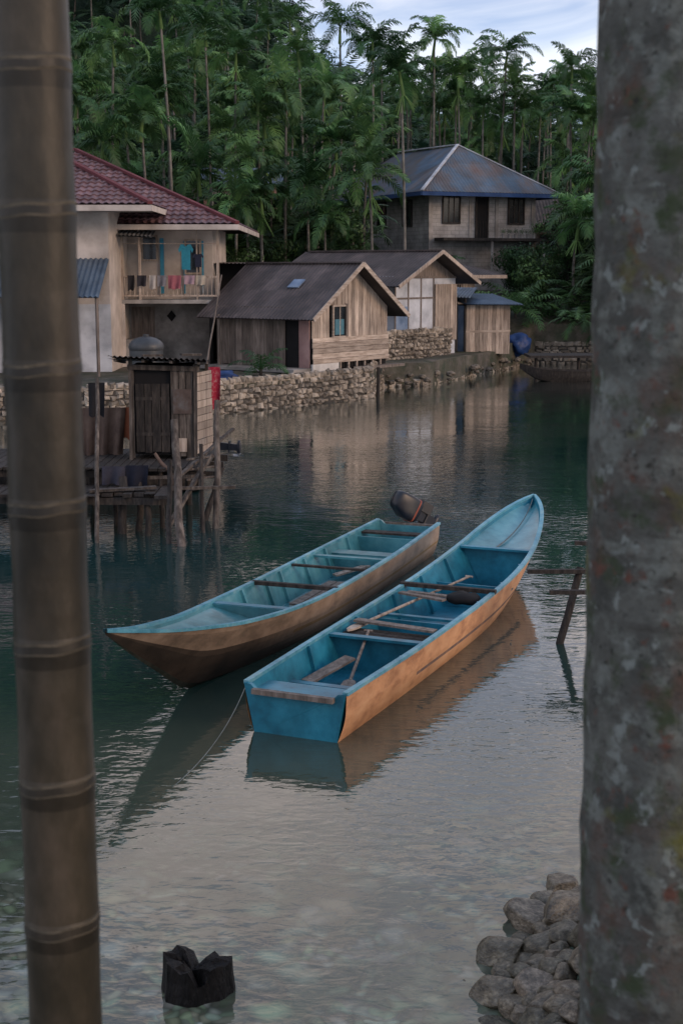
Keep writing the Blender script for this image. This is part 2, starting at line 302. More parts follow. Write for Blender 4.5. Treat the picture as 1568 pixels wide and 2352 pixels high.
# ------------------------------------------------------------------ terrain
shore=[(-300,36),(-60,40),(-7.6,43),(-3.8,45),(1.0,50.5),(1.6,55.2),(3.4,56),(9.4,69.4),(12,69),(40,66),(300,60)]
def shy(x):
    for a,b in zip(shore,shore[1:]):
        if a[0]<=x<=b[0]: return a[1]+(b[1]-a[1])*(x-a[0])/(b[0]-a[0])
    return 60
def ss(t): t=min(max(t,0),1); return t*t*(3-2*t)
def gz(x,y):
    z=.9+2.5*ss((y-64)/13)
    Hr=(17.5-.30*x if x>0 else 17.5-1.25*x); Hr=min(max(Hr,7),85)
    z+=Hr*ss((y-84)/90)*1.0+ (noise.noise(V((x*.06,y*.06,0)))*3*ss((y-90)/20))
    return z
xs=sorted(set([-300,-240,-190,-150]+[-120+3*i for i in range(26)]+[-42+1.0*i for i in range(84)]+[s[0] for s in shore]+[42+4*i for i in range(20)]+[150,200,300]))
ts=[0,.01]+[1.2*i for i in range(1,30)]+[36+3*i for i in range(40)]+[170,230,320]
mb=MB();vs=[];W=len(xs)
for j,t in enumerate(ts):
    for x in xs:
        y=shy(x)+.15+t; vs.append((x,y,-2 if j==0 else gz(x,y)+ (noise.noise(V((x,y,3)))*.08)))
fs=[];
for j in range(len(ts)-1):
    for i in range(W-1): fs.append((j*W+i,j*W+i+1,(j+1)*W+i+1,(j+1)*W+i))
mb.add([vs[k] for k in range(len(vs))],fs,0,1,True)
for k,f in enumerate(mb.f):
    if vs[f[0]][1]>80: mb.m[k]=1
mb.finish("ground",None,[earth,hillm],base=(0,0,0),kind="structure")
def nz_(x,y):
    ys=5.3+4.4*ss((x-1.25)/.75); z=(ys-y)*.42
    return max(min(z,2.9),-1)+noise.noise(V((x*3,y*3,0)))*.06
mb=MB();nx=60;ny=60;vs=[]
for j in range(ny+1):
    for i in range(nx+1):
        x=-12+24*i/nx;y=-14+26*j/ny; vs.append((x,y,nz_(x,y)))
mb.add(vs,[(j*(nx+1)+i,j*(nx+1)+i+1,(j+1)*(nx+1)+i+1,(j+1)*(nx+1)+i) for j in range(ny) for i in range(nx)],0,1,True)
mb.finish("near_bank_ground",None,[earth],base=(0,0,0),kind="structure")
# ------------------------------------------------------------------ stone walls
def stonewall(name,pts,z0,z1,label,th=.4,sz=.22,lean=.12,jit=.04):
    m1=MB()
    for (a,b) in zip(pts,pts[1:]):
        a=V((a[0],a[1],0));b=V((b[0],b[1],0));d=b-a;Ln=d.length;d/=Ln;n=V((d.y,-d.x,0))
        m1.hexa([a+V((0,0,z0)),b+V((0,0,z0)),b-n*th+V((0,0,z0)),a-n*th+V((0,0,z0)),a+V((0,0,z1-.06))-n*lean,b+V((0,0,z1-.06))-n*lean,b-n*th+V((0,0,z1-.06)),a-n*th+V((0,0,z1-.06))],1,.8)
        z=z0
        while z<z1-.05:
            h=sz*R.uniform(.5,1.0); 
            u=-R.uniform(0,.2)
            while u<Ln:
                l=sz*R.uniform(.6,1.8); hh=h*R.uniform(.8,1.15); zz=z+R.uniform(-.03,.03)
                back=-lean*(zz-z0)/(z1-z0)
                dep=R.uniform(.03,.10); c=.24
                q=[]
                for (uu,vv,dd) in ((0,0,0),(1,0,0),(1,1,0),(0,1,0),(c,c,1),(1-c,c,1),(1-c,1-c,1),(c,1-c,1)):
                    q.append(a+d*(u+uu*l*.97)+V((0,0,zz+vv*hh*.97))+n*(back-.05+dd*dep+.05*dd)+V([R.uniform(-jit,jit)*.8 for _ in range(3)]))
                m1.add(q,[(4,5,6,7),(0,1,5,4),(1,2,6,5),(2,3,7,6),(3,0,4,7)],0,R.uniform(.5,1.3))
                u+=l
            z+=h*.9
        u=0
        while u<Ln:
            l=sz*R.uniform(.8,2)
            m1.hexa([a+d*(u+uu*l*.95)-n*(lean-.03+(th-lean)*vv)+V((0,0,z1-.1+ww*R.uniform(.08,.2))) for (uu,vv,ww) in ((0,0,0),(1,0,0),(1,1,0),(0,1,0),(0.05,0.05,1),(.95,.05,1),(.95,1,1),(0.05,1,1))],0,R.uniform(.6,1.2)); u+=l
    o=m1.finish(name,None,[stone,mortar]); o["label"]=label;o["category"]="stone wall"; return o
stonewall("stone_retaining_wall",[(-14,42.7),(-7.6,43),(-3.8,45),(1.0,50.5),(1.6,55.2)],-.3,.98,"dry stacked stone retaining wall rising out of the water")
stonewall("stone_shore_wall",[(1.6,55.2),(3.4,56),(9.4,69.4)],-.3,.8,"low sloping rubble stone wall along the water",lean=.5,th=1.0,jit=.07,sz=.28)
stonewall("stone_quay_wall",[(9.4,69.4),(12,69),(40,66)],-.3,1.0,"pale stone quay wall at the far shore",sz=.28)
# ------------------------------------------------------------------ wooden gable house
fr=Fr((-1.07,50.5),(.6,.8)); W_=4.6;D_=4.4;ez=3.2;sl_=.66;g=.98
T=thing("wooden_house","weathered plank house with brown metal gable roof on stone wall","house",fr.p(2.3,2.2,g))
ridge=ez+sl_*2.3
mb=MB(); zt=lambda u: ez+sl_*(2.3-abs(u-2.3))-.03
mb.add([fr.p(0,.04,g),fr.p(W_,.04,g),fr.p(W_,.04,ez),fr.p(2.3,.04,ridge-.03),fr.p(0,.04,ez)],[(0,1,2,3,4)],1,1)
mb.add([fr.p(W_,.04,g),fr.p(W_,D_,g),fr.p(W_,D_,ez),fr.p(W_,.04,ez)],[(0,1,2,3)],1,1)
mb.add([fr.p(0.04,.04,g),fr.p(0.04,D_,g),fr.p(0.04,D_,ez),fr.p(0.04,.04,ez)],[(0,1,2,3)],1,1)
mb.add([fr.p(0,D_,g),fr.p(W_,D_,g),fr.p(W_,D_,ez),fr.p(2.3,D_,ridge),fr.p(0,D_,ez)],[(0,1,2,3,4)],0,1)
mb.planks(fr.p(0,0,g),fr.u,W_,-fr.d,2.1,zt,.22,holes=[(1.15,2.0,2.1,3.25)])
mb.planks(fr.p(0,1.15,g),fr.d,D_-1.15,-fr.u,g+.1,lambda u:ez,.3,mat=2)
mb.planks(fr.p(W_,0,g),fr.d,D_,fr.u,g+.1,lambda u:ez,.3)
mb.finish("wall",T,[wood_pale,black,wood_grey])
mb=MB(); mb.hplanks(fr.p(-.02,-.07,g),fr.u,W_+.04,-fr.d,1.2,2.12,.17); mb.fb(fr,-.03,1.5,-.1,-.02,.95,1.2,1,1); 
for k in range(6): mb.fb(fr,1.6+k*.5,1.66+k*.5,-.09,-.02,.95,1.2,0)
mb.finish("lower_cladding",T,[wood_horiz,white])
mb=MB()
for (pa_,pb_) in (((-.62,-.55),(2.3,-.55)),((W_+.62,-.55),(2.3,-.55))):
    za=ez-sl_*.62; E0=fr.p(pa_[0],-.6,za);E1=fr.p(pa_[0],D_+.5,za);R0=fr.p(2.3,-.6,ridge+.03);R1=fr.p(2.3,D_+.5,ridge+.03)
    mb.roof(E0,E1,R0,R1,.16,.018,6)
mb.fb(fr,2.18,2.42,-.6,D_+.5,ridge+.03,ridge+.08)
roof=mb.finish("roof",T,[roof_brown])
for u0 in (-.64,W_+.64): 
    mb=MB(); mb.beam(fr.p(u0,-.62,ez-sl_*.64),fr.p(2.3,-.62,ridge-.0),.04,.16); mb.finish("bargeboard",roof,[wood_horiz])
mb=MB(); c=fr.p(.9,1.3,ez+sl_*.9+.1); s_=(fr.u+V((0,0,sl_))).normalized(); mb.ob(c,fr.d*.5,s_*.5,s_.cross(fr.d)*-.05); mb.finish("roof_patch",roof,[metal_blue])
wn=window(T,fr.p(1.2,-.035,2.15),fr.u,-fr.d,.75,1.05,1,frM=wood_horiz)
mb=MB(); mb.fb(fr,1.27,1.8,-.1,-.08,2.2,2.75,0); mb.finish("curtain",wn,[cloth("teal",(.08,.20,.25))])
mb=MB(); mb.fb(fr,1.9,2.0,-.14,-.07,2.12,3.3,0); mb.finish("shutter",wn,[wood_grey])
mb=MB(); mb.fb(fr,-.04,.03,.05,.52,g,3.1,0); mb.finish("door_jamb",T,[pink])
mb=MB(); mb.fb(fr,-.01,.02,.56,1.1,g,2.95,0); mb.finish("door",T,[black])
mb=MB(); mb.cyl(fr.p(-.5,3.9,g),fr.p(-.5,3.9,2.9),.05); mb.finish("porch_post",T,[wood_grey])
mb=MB(); mb.fb(fr,-1.0,0,0,D_,.95,1.06,0); mb.finish("porch_floor",T,[plaster_g])
mb=MB(); mb.cyl((1.3,51.2,-.5),(1.32,51.3,1.05),.07,.06,8,seg=3,wob=.01); o=mb.finish("wooden_post",None,[wood_dark]); o["label"]="dark wooden post standing in water beside stone wall";o["category"]="post"
mb=MB(); mb.fb(fr,2.6,W_+.6,-.45,0,.9,1.0); o=mb.finish("wooden_ledge",T,[wood_grey])
# ------------------------------------------------------------------ white gable house
f2=Fr((2.19,59),(.6,.8)); g2=1.9;e2=4.25;W2=4.6;D2=6.2
T=thing("white_gable_house","whitewashed house with brown gable roof on stone foundation","house",f2.p(2.3,3,.9))
mb=MB(); r2=e2+.45*2.3
mb.fb(f2,0,W2,0,D2,.9,e2,0,1); mb.add([f2.p(0,0,e2),f2.p(W2,0,e2),f2.p(2.3,0,r2-.05)],[(0,1,2)],1,1)
mb.finish("wall",T,[plaster_w,wood_grey])
mb=MB()
for u0 in (0,.95,1.9,2.85): mb.fb(f2,u0-.03,u0+.04,-.03,0,g2,e2)
mb.fb(f2,0,W2,-.035,-.003,3.3,3.37);mb.fb(f2,0,W2,-.04,-.003,e2-.1,e2)
mb.finish("timber_frame",T,[wood_grey])
mb=MB(); mb.fb(f2,0.05,.9,-.03,-.004,g2,3.0); mb.finish("blue_panel",T,[metal_blue])
mb=MB(); mb.planks(f2.p(2.9,-.05,g2),f2.u,1.7,-f2.d,1.5,lambda u:3.9,.2); mb.finish("plank_cladding",T,[wood_pale])
mb=MB()
for u0 in (-.9,W2+.7): 
    za=e2-.45*abs((.9 if u0<0 else .7)); mb.roof(f2.p(u0,-.8,za),f2.p(u0,D2+.3,za),f2.p(2.3,-.8,r2),f2.p(2.3,D2+.3,r2),.16,.018,6)
mb.fb(f2,2.2,2.4,-.8,D2,r2,r2+.06)
roof=mb.finish("roof",T,[roof_brown])
for u0,zz in ((-.92,e2-.42),(W2+.72,e2-.33)): 
    mb=MB(); mb.beam(f2.p(u0,-.84,zz),f2.p(2.3,-.84,r2-.03),.05,.15); mb.finish("bargeboard",roof,[wood_pale])
stonewall("stone_foundation",[tuple(f2.p(-1.2,-.45,0))[:2],tuple(f2.p(3.6,-.45,0))[:2]],.5,1.95,"stacked stone foundation under the white house")
f3=Fr((2.2,67.5),(.85,.53)); T=thing("brown_roof_house","old plank house with wide brown metal roof","house",f3.p(2,2,1.5))
mb=MB(); mb.fb(f3,-3,5,0,5,1.4,4.4,0); mb.planks(f3.p(-3,-.04,1.4),f3.u,8,-f3.d,1.4,lambda u:4.4,.25,mat=0); mb.finish("wall",T,[wood_pale])
mb=MB(); z3=4.25;z4=5.45
mb.roof(f3.p(-4.4,-1,z3),f3.p(6.2,-1,z3),f3.p(-1,2.5,z4),f3.p(3,2.5,z4),.18,.018,5); mb.roof(f3.p(-4.4,6,z3),f3.p(6.2,6,z3),f3.p(-1,2.5,z4),f3.p(3,2.5,z4),.18,.018,5)
mb.roof(f3.p(6.2,-1,z3),f3.p(6.2,6,z3),f3.p(3,2.5,z4),f3.p(3,2.5,z4),.18,.018,5);mb.roof(f3.p(-4.4,-1,z3),f3.p(-4.4,6,z3),f3.p(-1,2.5,z4),f3.p(-1,2.5,z4),.18,.018,5)
rf=mb.finish("roof",T,[roof_brown]); mb=MB(); mb.fb(f3,-4.4,6.2,-1.06,-1.01,4.1,4.26); mb.finish("fascia",rf,[wood_pale])
mb=MB(); mb.fb(f3,3.2,4.2,-.09,-.075,3.5,3.9,0)
for i in range(7): mb.fb(f3,3.27+i*.13,3.35+i*.13,-.1,-.09,3.6,3.8,1)
mb.finish("vent_panel",T,[wood_pale,wood_dark])
# shed
P=V((5.5,63.5,0)); fs_=Fr((5.5,63.5),(2.0,.7)); T=thing("plank_shed","small plank shed with corrugated iron door and lean-to roof","shed",(6.4,64.5,.85))
mb=MB(); mb.fb(fs_,.02,2.1,.03,2.6,.8,2.95,2,1); mb.planks(fs_.p(0,0,.8),fs_.u,2.12,-fs_.d,.8,lambda u:3.05-.05*u,.2); mb.fb(fs_,-.02,2.15,-.05,-.03,1.75,1.85,1);
mb.planks(fs_.p(2.12,0,.8),fs_.d,2.6,fs_.u,.8,lambda u:3.0,.2); mb.finish("wall",T,[wood_pale,wood_horiz,black])
mb=MB(); lf=(V((4.25,64.7,0))-P).normalized(); n_=V((-.8,-.6,0))
mb.planks(P+lf*.45+V((0,0,.8)),lf,.35,n_,.8,lambda u:3.1,.12); mb.planks(P+lf*1.2+V((0,0,.8)),lf,.5,n_,.8,lambda u:3.1,.14); mb.finish("side_wall",T,[wood_pale])
mb=MB(); 
for i in range(10): mb.ob(P+lf*(.03+i*.04)+V((0,0,.85)),lf*.02,n_*.04,(0,0,2.1))
mb.ob(P+lf*.02+V((0,0,.85)),lf*.42,n_*.02,(0,0,2.1)); mb.finish("door",T,[metal_blue])
mb=MB(); mb.ob(P+lf*.8+V((0,0,.8)),lf*.4,-n_*.05,(0,0,2.2)); mb.finish("doorway",T,[black])
for q in (P+V((-.05,-.1,0)),V((4.2,64.6,0)),V((4.9,63.9,0))): 
    mb=MB(); mb.cyl(q+V((0,0,.7)),q+V((0,0,3.25)),.05); mb.finish("post",T,[wood_dark])
mb=MB(); mb.roof(fs_.p(-.2,-.5,3.02),fs_.p(2.6,-.5,2.98),fs_.p(-.2,2.8,3.45),fs_.p(2.6,2.8,3.45),.15,.02,3)
mb.roof((3.6,63.4,3.35),(5.6,62.9,3.3),(4.2,66,3.75),(6.2,65.6,3.75),.15,.02,3); mb.finish("roof",T,[metal_dull])
# ------------------------------------------------------------------ big block house
f4=Fr((4.71,77),(.92,.4)); T=thing("block_house","two storey concrete block house with rusty blue hip roof","house",f4.p(3,4,3))
mb=MB(); Lf=6.3;Df=13
mb.fb(f4,0,Lf,0,Df,2.2,8.75,0,1); mb.finish("wall",T,[block_a])
mb=MB(); mb.fb(f4,-.12,.12,-.06,-.005,2.2,8.7); mb.fb(f4,Lf-.15,Lf+.1,-.06,-.005,2.2,8.7); mb.fb(f4,-.1,Lf+.1,-.07,-.005,5.95,6.2); mb.fb(f4,-.1,Lf+.1,-.05,-.005,8.45,8.7); mb.fb(f4,3.9,4.1,-.05,-.005,6.2,8.45);mb.fb(f4,2.3,2.45,-.05,-.005,6.2,8.45)
mb.finish("concrete_band",T,[plaster_g])
mb=MB(); mb.fb(f4,.2,Lf+.3,-1.15,-.08,6.03,6.18); mb.finish("balcony_slab",T,[wood_dark])
for u in (3.2,Lf+.1): 
    mb=MB(); mb.beam(f4.p(u,-1.0,2.5),f4.p(u,-1.0,6.03),.12,.12,up=V((0,1,0))); mb.finish("balcony_post",T,[plaster_g])
window(T,f4.p(.75,0,7.0),f4.u,-f4.d,.95,1.35,2,frM=wood_dark);window(T,f4.p(4.75,0,7.0),f4.u,-f4.d,.9,1.3,2,frM=wood_dark)
window(T,f4.p(.9,0,4.5),f4.u,-f4.d,.5,.7,0)
mb=MB(); mb.fb(f4,2.75,3.4,-.05,-.01,6.2,8.3); dr=mb.finish("door",T,[black]); mb=MB()
for a,b,c,d in ((2.68,2.75,6.2,8.38),(3.4,3.47,6.2,8.38),(2.75,3.4,8.3,8.38)): mb.fb(f4,a,b,-.1,-.01,c,d)
for i in range(4): mb.fb(f4,2.78+i*.17,2.81+i*.17,-.08,-.052,6.2,7.1)
mb.finish("door_frame",dr,[wood_dark])
for d0 in (2.2,5.5,8.8): window(T,f4.p(0,d0+1,6.9),-f4.d,-f4.u,1.0,1.3,1)
mb=MB(); oz=8.55; apz=11.25; ov=1.05; c0=Lf/2-.2; r0=f4.p(c0,2.6,apz); r1=f4.p(c0,Df-3.0,apz+.15)
a=f4.p(-ov,-ov,oz);b=f4.p(Lf+ov,-ov,oz);c=f4.p(Lf+ov,Df+ov,oz);d=f4.p(-ov,Df+ov,oz)
mb.roof(a,b,r0,r0,.2,.02,5);mb.roof(b,c,r0,r1,.2,.02,5);mb.roof(c,d,r1,r1,.2,.02,5);mb.roof(a,d,r0,r1,.2,.02,5)
rf=mb.finish("roof",T,[roof_blue])
mb=MB(); mb.beam(a+V((0,0,.04)),r0+V((0,0,.06)),.16,.06);mb.beam(b+V((0,0,.04)),r0+V((0,0,.06)),.10,.05);mb.beam(r0+V((0,0,.06)),r1+V((0,0,.06)),.16,.06); mb.finish("ridge_cap",rf,[plaster_w])
mb=MB(); mb.fb(f4,-ov,Lf+ov,-ov-.05,-ov,oz-.22,oz-.02); mb.fb(f4,-ov-.05,-ov,-ov,Df+ov,oz-.22,oz-.02); mb.fb(f4,Lf+ov,Lf+ov+.05,-ov,Df+ov,oz-.22,oz-.02); mb.finish("fascia",rf,[blue_trim])
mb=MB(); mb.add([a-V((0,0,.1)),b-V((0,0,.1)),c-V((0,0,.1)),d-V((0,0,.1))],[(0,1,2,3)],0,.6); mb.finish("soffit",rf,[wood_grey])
# ------------------------------------------------------------------ red roof house
T=thing("red_roof_house","beige plastered two storey house with red tile roof and balcony","house",(-10,54,1))
mb=MB(); mb.box(-24,-8.2,51,60,.8,6.75,0,1); mb.box(-8.2,-4.95,55.5,62,3.3,6.1,0,1); mb.finish("wall",T,[plaster])
mb=MB(); mb.box(-8.2,-5.1,55.45,62,.8,3.25,0,1); mb.box(-8.22,-7.0,53.9,55.45,.8,1.9,0,.9); mb.finish("ground_floor_wall",T,[plaster_g])
mb=MB(); mb.box(-24,-8.18,50.94,50.99,.8,3.3,0,1); mb.finish("lower_wall_paint",T,[plaster_w])
mb=MB(); mb.box(-8.3,-4.45,53.7,55.44,3.26,3.4,0,1); mb.finish("balcony_floor",T,[plaster_g])
for x,r in ((-8.28,.16),(-7.55,.09),(-4.65,.1),(-5.4,.05)): 
    mb=MB(); mb.box(x,x+r,53.75,53.75+r,3.4,6.0,0); mb.finish("balcony_post",T,[wood_pale])
mb=MB(); mb.box(-8.3,-8.1,53.72,53.88,.9,3.26,0); mb.finish("pillar",T,[plaster])
mb=MB(); 
for z in (4.22,3.52): mb.box(-8.1,-4.6,53.76,53.81,z,z+.06)
for i in range(22): mb.box(-8.05+i*.16,-8.02+i*.16,53.77,53.8,3.58,4.22)
mb.box(-8.1,-4.6,53.77,53.8,5.45,5.48)
mb.finish("railing",T,[wood_pale])
window(T,(-7.6,55.5,4.9),(1,0,0),(0,-1,0),.5,.85,0,frM=wood_pale);window(T,(-5.95,55.5,4.4),(1,0,0),(0,-1,0),.5,1.2,0,frM=wood_pale)
mb=MB(); mb.box(-7.75,-7.68,55.42,55.44,3.45,5.5);mb.box(-6.95,-6.8,55.42,55.44,3.6,5.7);mb.box(-6.05,-5.98,55.42,55.44,3.6,5.6);mb.box(-5.35,-5.28,55.42,55.44,3.6,5.6); mb.finish("blue_stripe",T,[cloth("blue_paint",(.06,.28,.42))])
mb=MB(); c=V((-6.55,55.4,2.75)); mb.add([c+V((0,0,.22)),c+V((.18,0,0)),c-V((0,0,.22)),c-V((.18,0,0))],[(0,1,2,3)]); mb.finish("vent",T,[black])
mb=MB(); mb.box(-8.1,-7.2,55.42,55.44,1.9,3.1); mb.finish("window_screen",T,[wood_grey])
mb=MB()
ea=(-3.8,53.0,6.15);eb=(-30,53.0,6.15);rr=(-10.8,59.5,9.25);rl=(-24,59.5,9.25)
mb.roof(eb,ea,rl,rr,.27,.028,18,.05);mb.roof(ea,(-3.8,66,6.15),rr,rr,.27,.028,18,.05);mb.roof((-30,66,6.15),(-3.8,66,6.15),rl,rr,.27,.028,10,.05)
ea2=(-6.55,49.9,6.72);rr2=(-11.2,55.0,9.0)
mb.roof((-30,49.9,6.72),ea2,(-25,55,9.0),rr2,.27,.028,14,.05); mb.roof(ea2,(-6.55,60,6.72),rr2,rr2,.27,.028,14,.05)
rf=mb.finish("roof",T,[roof_red])
mb=MB(); mb.beam(V(ea)+V((0,0,.06)),V(rr)+V((0,0,.08)),.2,.1);mb.beam(V(ea2)+V((0,0,.06)),V(rr2)+V((0,0,.08)),.2,.1);mb.beam(V(rl)+V((0,0,.08)),V(rr)+V((0,0,.08)),.2,.1); mb.finish("ridge_tile",rf,[trim_red])
mb=MB(); mb.box(-30,-3.75,52.93,52.98,5.95,6.14);mb.box(-3.79,-3.74,53,66,5.95,6.14);mb.box(-30,-6.5,49.83,49.88,6.5,6.7);mb.box(-6.54,-6.49,49.9,60,6.5,6.7); mb.finish("fascia",rf,[plaster])
mb=MB(); mb.box(-24,-3.8,53.0,55.5,5.98,6.02); mb.box(-24,-6.56,49.9,51.0,6.5,6.54); mb.finish("soffit",rf,[plaster])
mb=MB(); mb.roof((-24,48.6,3.6),(-8.2,48.6,3.6),(-24,51,4.9),(-8.2,51,4.9),.18,.03,3); mb.finish("awning",T,[metal_dull])
mb=MB(); mb.roof((-8.25,52.7,5.75),(-6.9,52.7,5.7),(-8.25,54,6.0),(-6.9,54,6.0),.15,.02,1); mb.finish("small_canopy",T,[metal_grey])
for x in (-8.3,-14,-20): 
    mb=MB(); mb.cyl((x,48.8,.9),(x,48.8,3.6),.06); mb.finish("awning_post",T,[wood_grey])
T=thing("dark_shelter","dark open sided shelter between two houses","shelter",(-4.6,58,1))
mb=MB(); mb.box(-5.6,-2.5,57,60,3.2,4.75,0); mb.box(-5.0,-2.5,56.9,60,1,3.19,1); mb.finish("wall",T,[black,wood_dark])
mb=MB(); mb.roof((-6.1,55.9,4.75),(-2.4,55.9,4.75),(-6.1,60,4.8),(-2.4,60,4.8),.15,.02,2); mb.finish("roof",T,[metal_rust])
T=thing("hillside_house","pinkish house with dull blue metal roof among palms","house",(-6,92,5))
mb=MB(); mb.box(-8.6,-4.2,91,95,3,9.8,0); mb.finish("wall",T,[pink])
mb=MB(); mb.roof((-9.2,90,9.7),(-3.6,90,9.7),(-9.2,93,10.9),(-3.6,93,10.9),.2,.02,3);mb.roof((-9.2,96,9.7),(-3.6,96,9.7),(-9.2,93,10.9),(-3.6,93,10.9),.2,.02,3); mb.finish("roof",T,[metal_dull])
for x in (-8.0,-5.8): window(T,(x,91,8.2),(1,0,0),(0,-1,0),.9,1.0,1,frM=white)
T=thing("timber_house","dim grey timber house behind shrubs","house",(14,88,4))
mb=MB(); mb.box(11.3,18,88,93,3,7.4,0); mb.planks((11.3,87.98,3),(1,0,0),6.7,(0,-1,0),3,lambda u:7.4,.3); mb.finish("wall",T,[wood_grey])
mb=MB(); mb.roof((10.4,87,7.2),(19,87,7.2),(12,90.5,9),(17,90.5,9),.2,.02,3);mb.roof((10.4,94,7.2),(19,94,7.2),(12,90.5,9),(17,90.5,9),.2,.02,3); mb.finish("roof",T,[roof_brown])
window(T,(12,87.9,5.5),(1,0,0),(0,-1,0),1,1.1,1);window(T,(14.2,87.9,5.5),(1,0,0),(0,-1,0),1,1.1,1)
# ------------------------------------------------------------------ laundry
def sheet(name,label,cat,o,ud,w,h,mat,group=None,fold=.04,nw=14,nh=6,irr=.04):
    mb=MB();vs=[];ud=V(ud).normalized();n=V((ud.y,-ud.x,0));ph=R.uniform(0,6)
    for j in range(nh+1):
        for i in range(nw+1):
            a=i/nw;b=j/nh; vs.append(V(o)+ud*(a*w*(1-.08*b))+V((0,0,-h*b*(1+irr*math.sin(a*9+ph))))+n*(fold*math.sin(a*w*22+ph+b)*(.3+b)))
    mb.add(vs,[(j*(nw+1)+i,j*(nw+1)+i+1,(j+1)*(nw+1)+i+1,(j+1)*(nw+1)+i) for j in range(nh) for i in range(nw)],0,1,True)
    ob=mb.finish(name,None,[mat]); ob["label"]=label;ob["category"]=cat
    if group: ob["group"]=group
    return ob
GL="laundry drying on the balcony"
def shirt(o,w,h,mat,label):
    x,y,z=o; mb=MB(); p=[(0,0),(.3,.03),(.5,.10),(.7,.03),(1,0),(1.28,.22),(1.15,.34),(.97,.22),(.95,1),(.05,.98),(.03,.22),(-.15,.34),(-.28,.22)]
    mb.add([(x+a*w,y+.02*math.sin(a*7),z-b*h) for a,b in p],[tuple(range(13))],0,1)
    ob=mb.finish("hanging_shirt",None,[mat]); ob["label"]=label;ob["category"]="laundry";ob["group"]=GL
yb=53.68
shirt((-5.95,yb,5.45),.36,.95,cloth("turquoise",(.03,.24,.34)),"turquoise shirt hanging from the balcony line")
shirt((-5.45,yb,5.1),.26,.5,cloth("navy",(.02,.025,.05)),"dark shirt hanging from the balcony line")
for x,w,h,c,l in ((-7.95,.25,.55,(.02,.02,.025),"black cloth draped over the balcony railing"),(-7.6,.35,.4,(.03,.03,.04),"black shorts draped over the balcony railing"),(-7.15,.25,.5,(.5,.48,.46),"white shirt draped over the balcony railing"),(-6.85,.35,.4,(.2,.2,.23),"grey cloth draped over the balcony railing"),(-6.45,.5,.5,(.36,.12,.15),"red shirt draped over the balcony railing"),(-5.85,.4,.32,(.40,.28,.33),"pink towel draped over the balcony railing"),(-5.4,.35,.35,(.45,.40,.33),"cream cloth draped over the balcony railing")):
    sheet("draped_cloth",l,"laundry",(x,yb,4.3),(1,0,0),w,h,cloth(l[:6],c),GL)
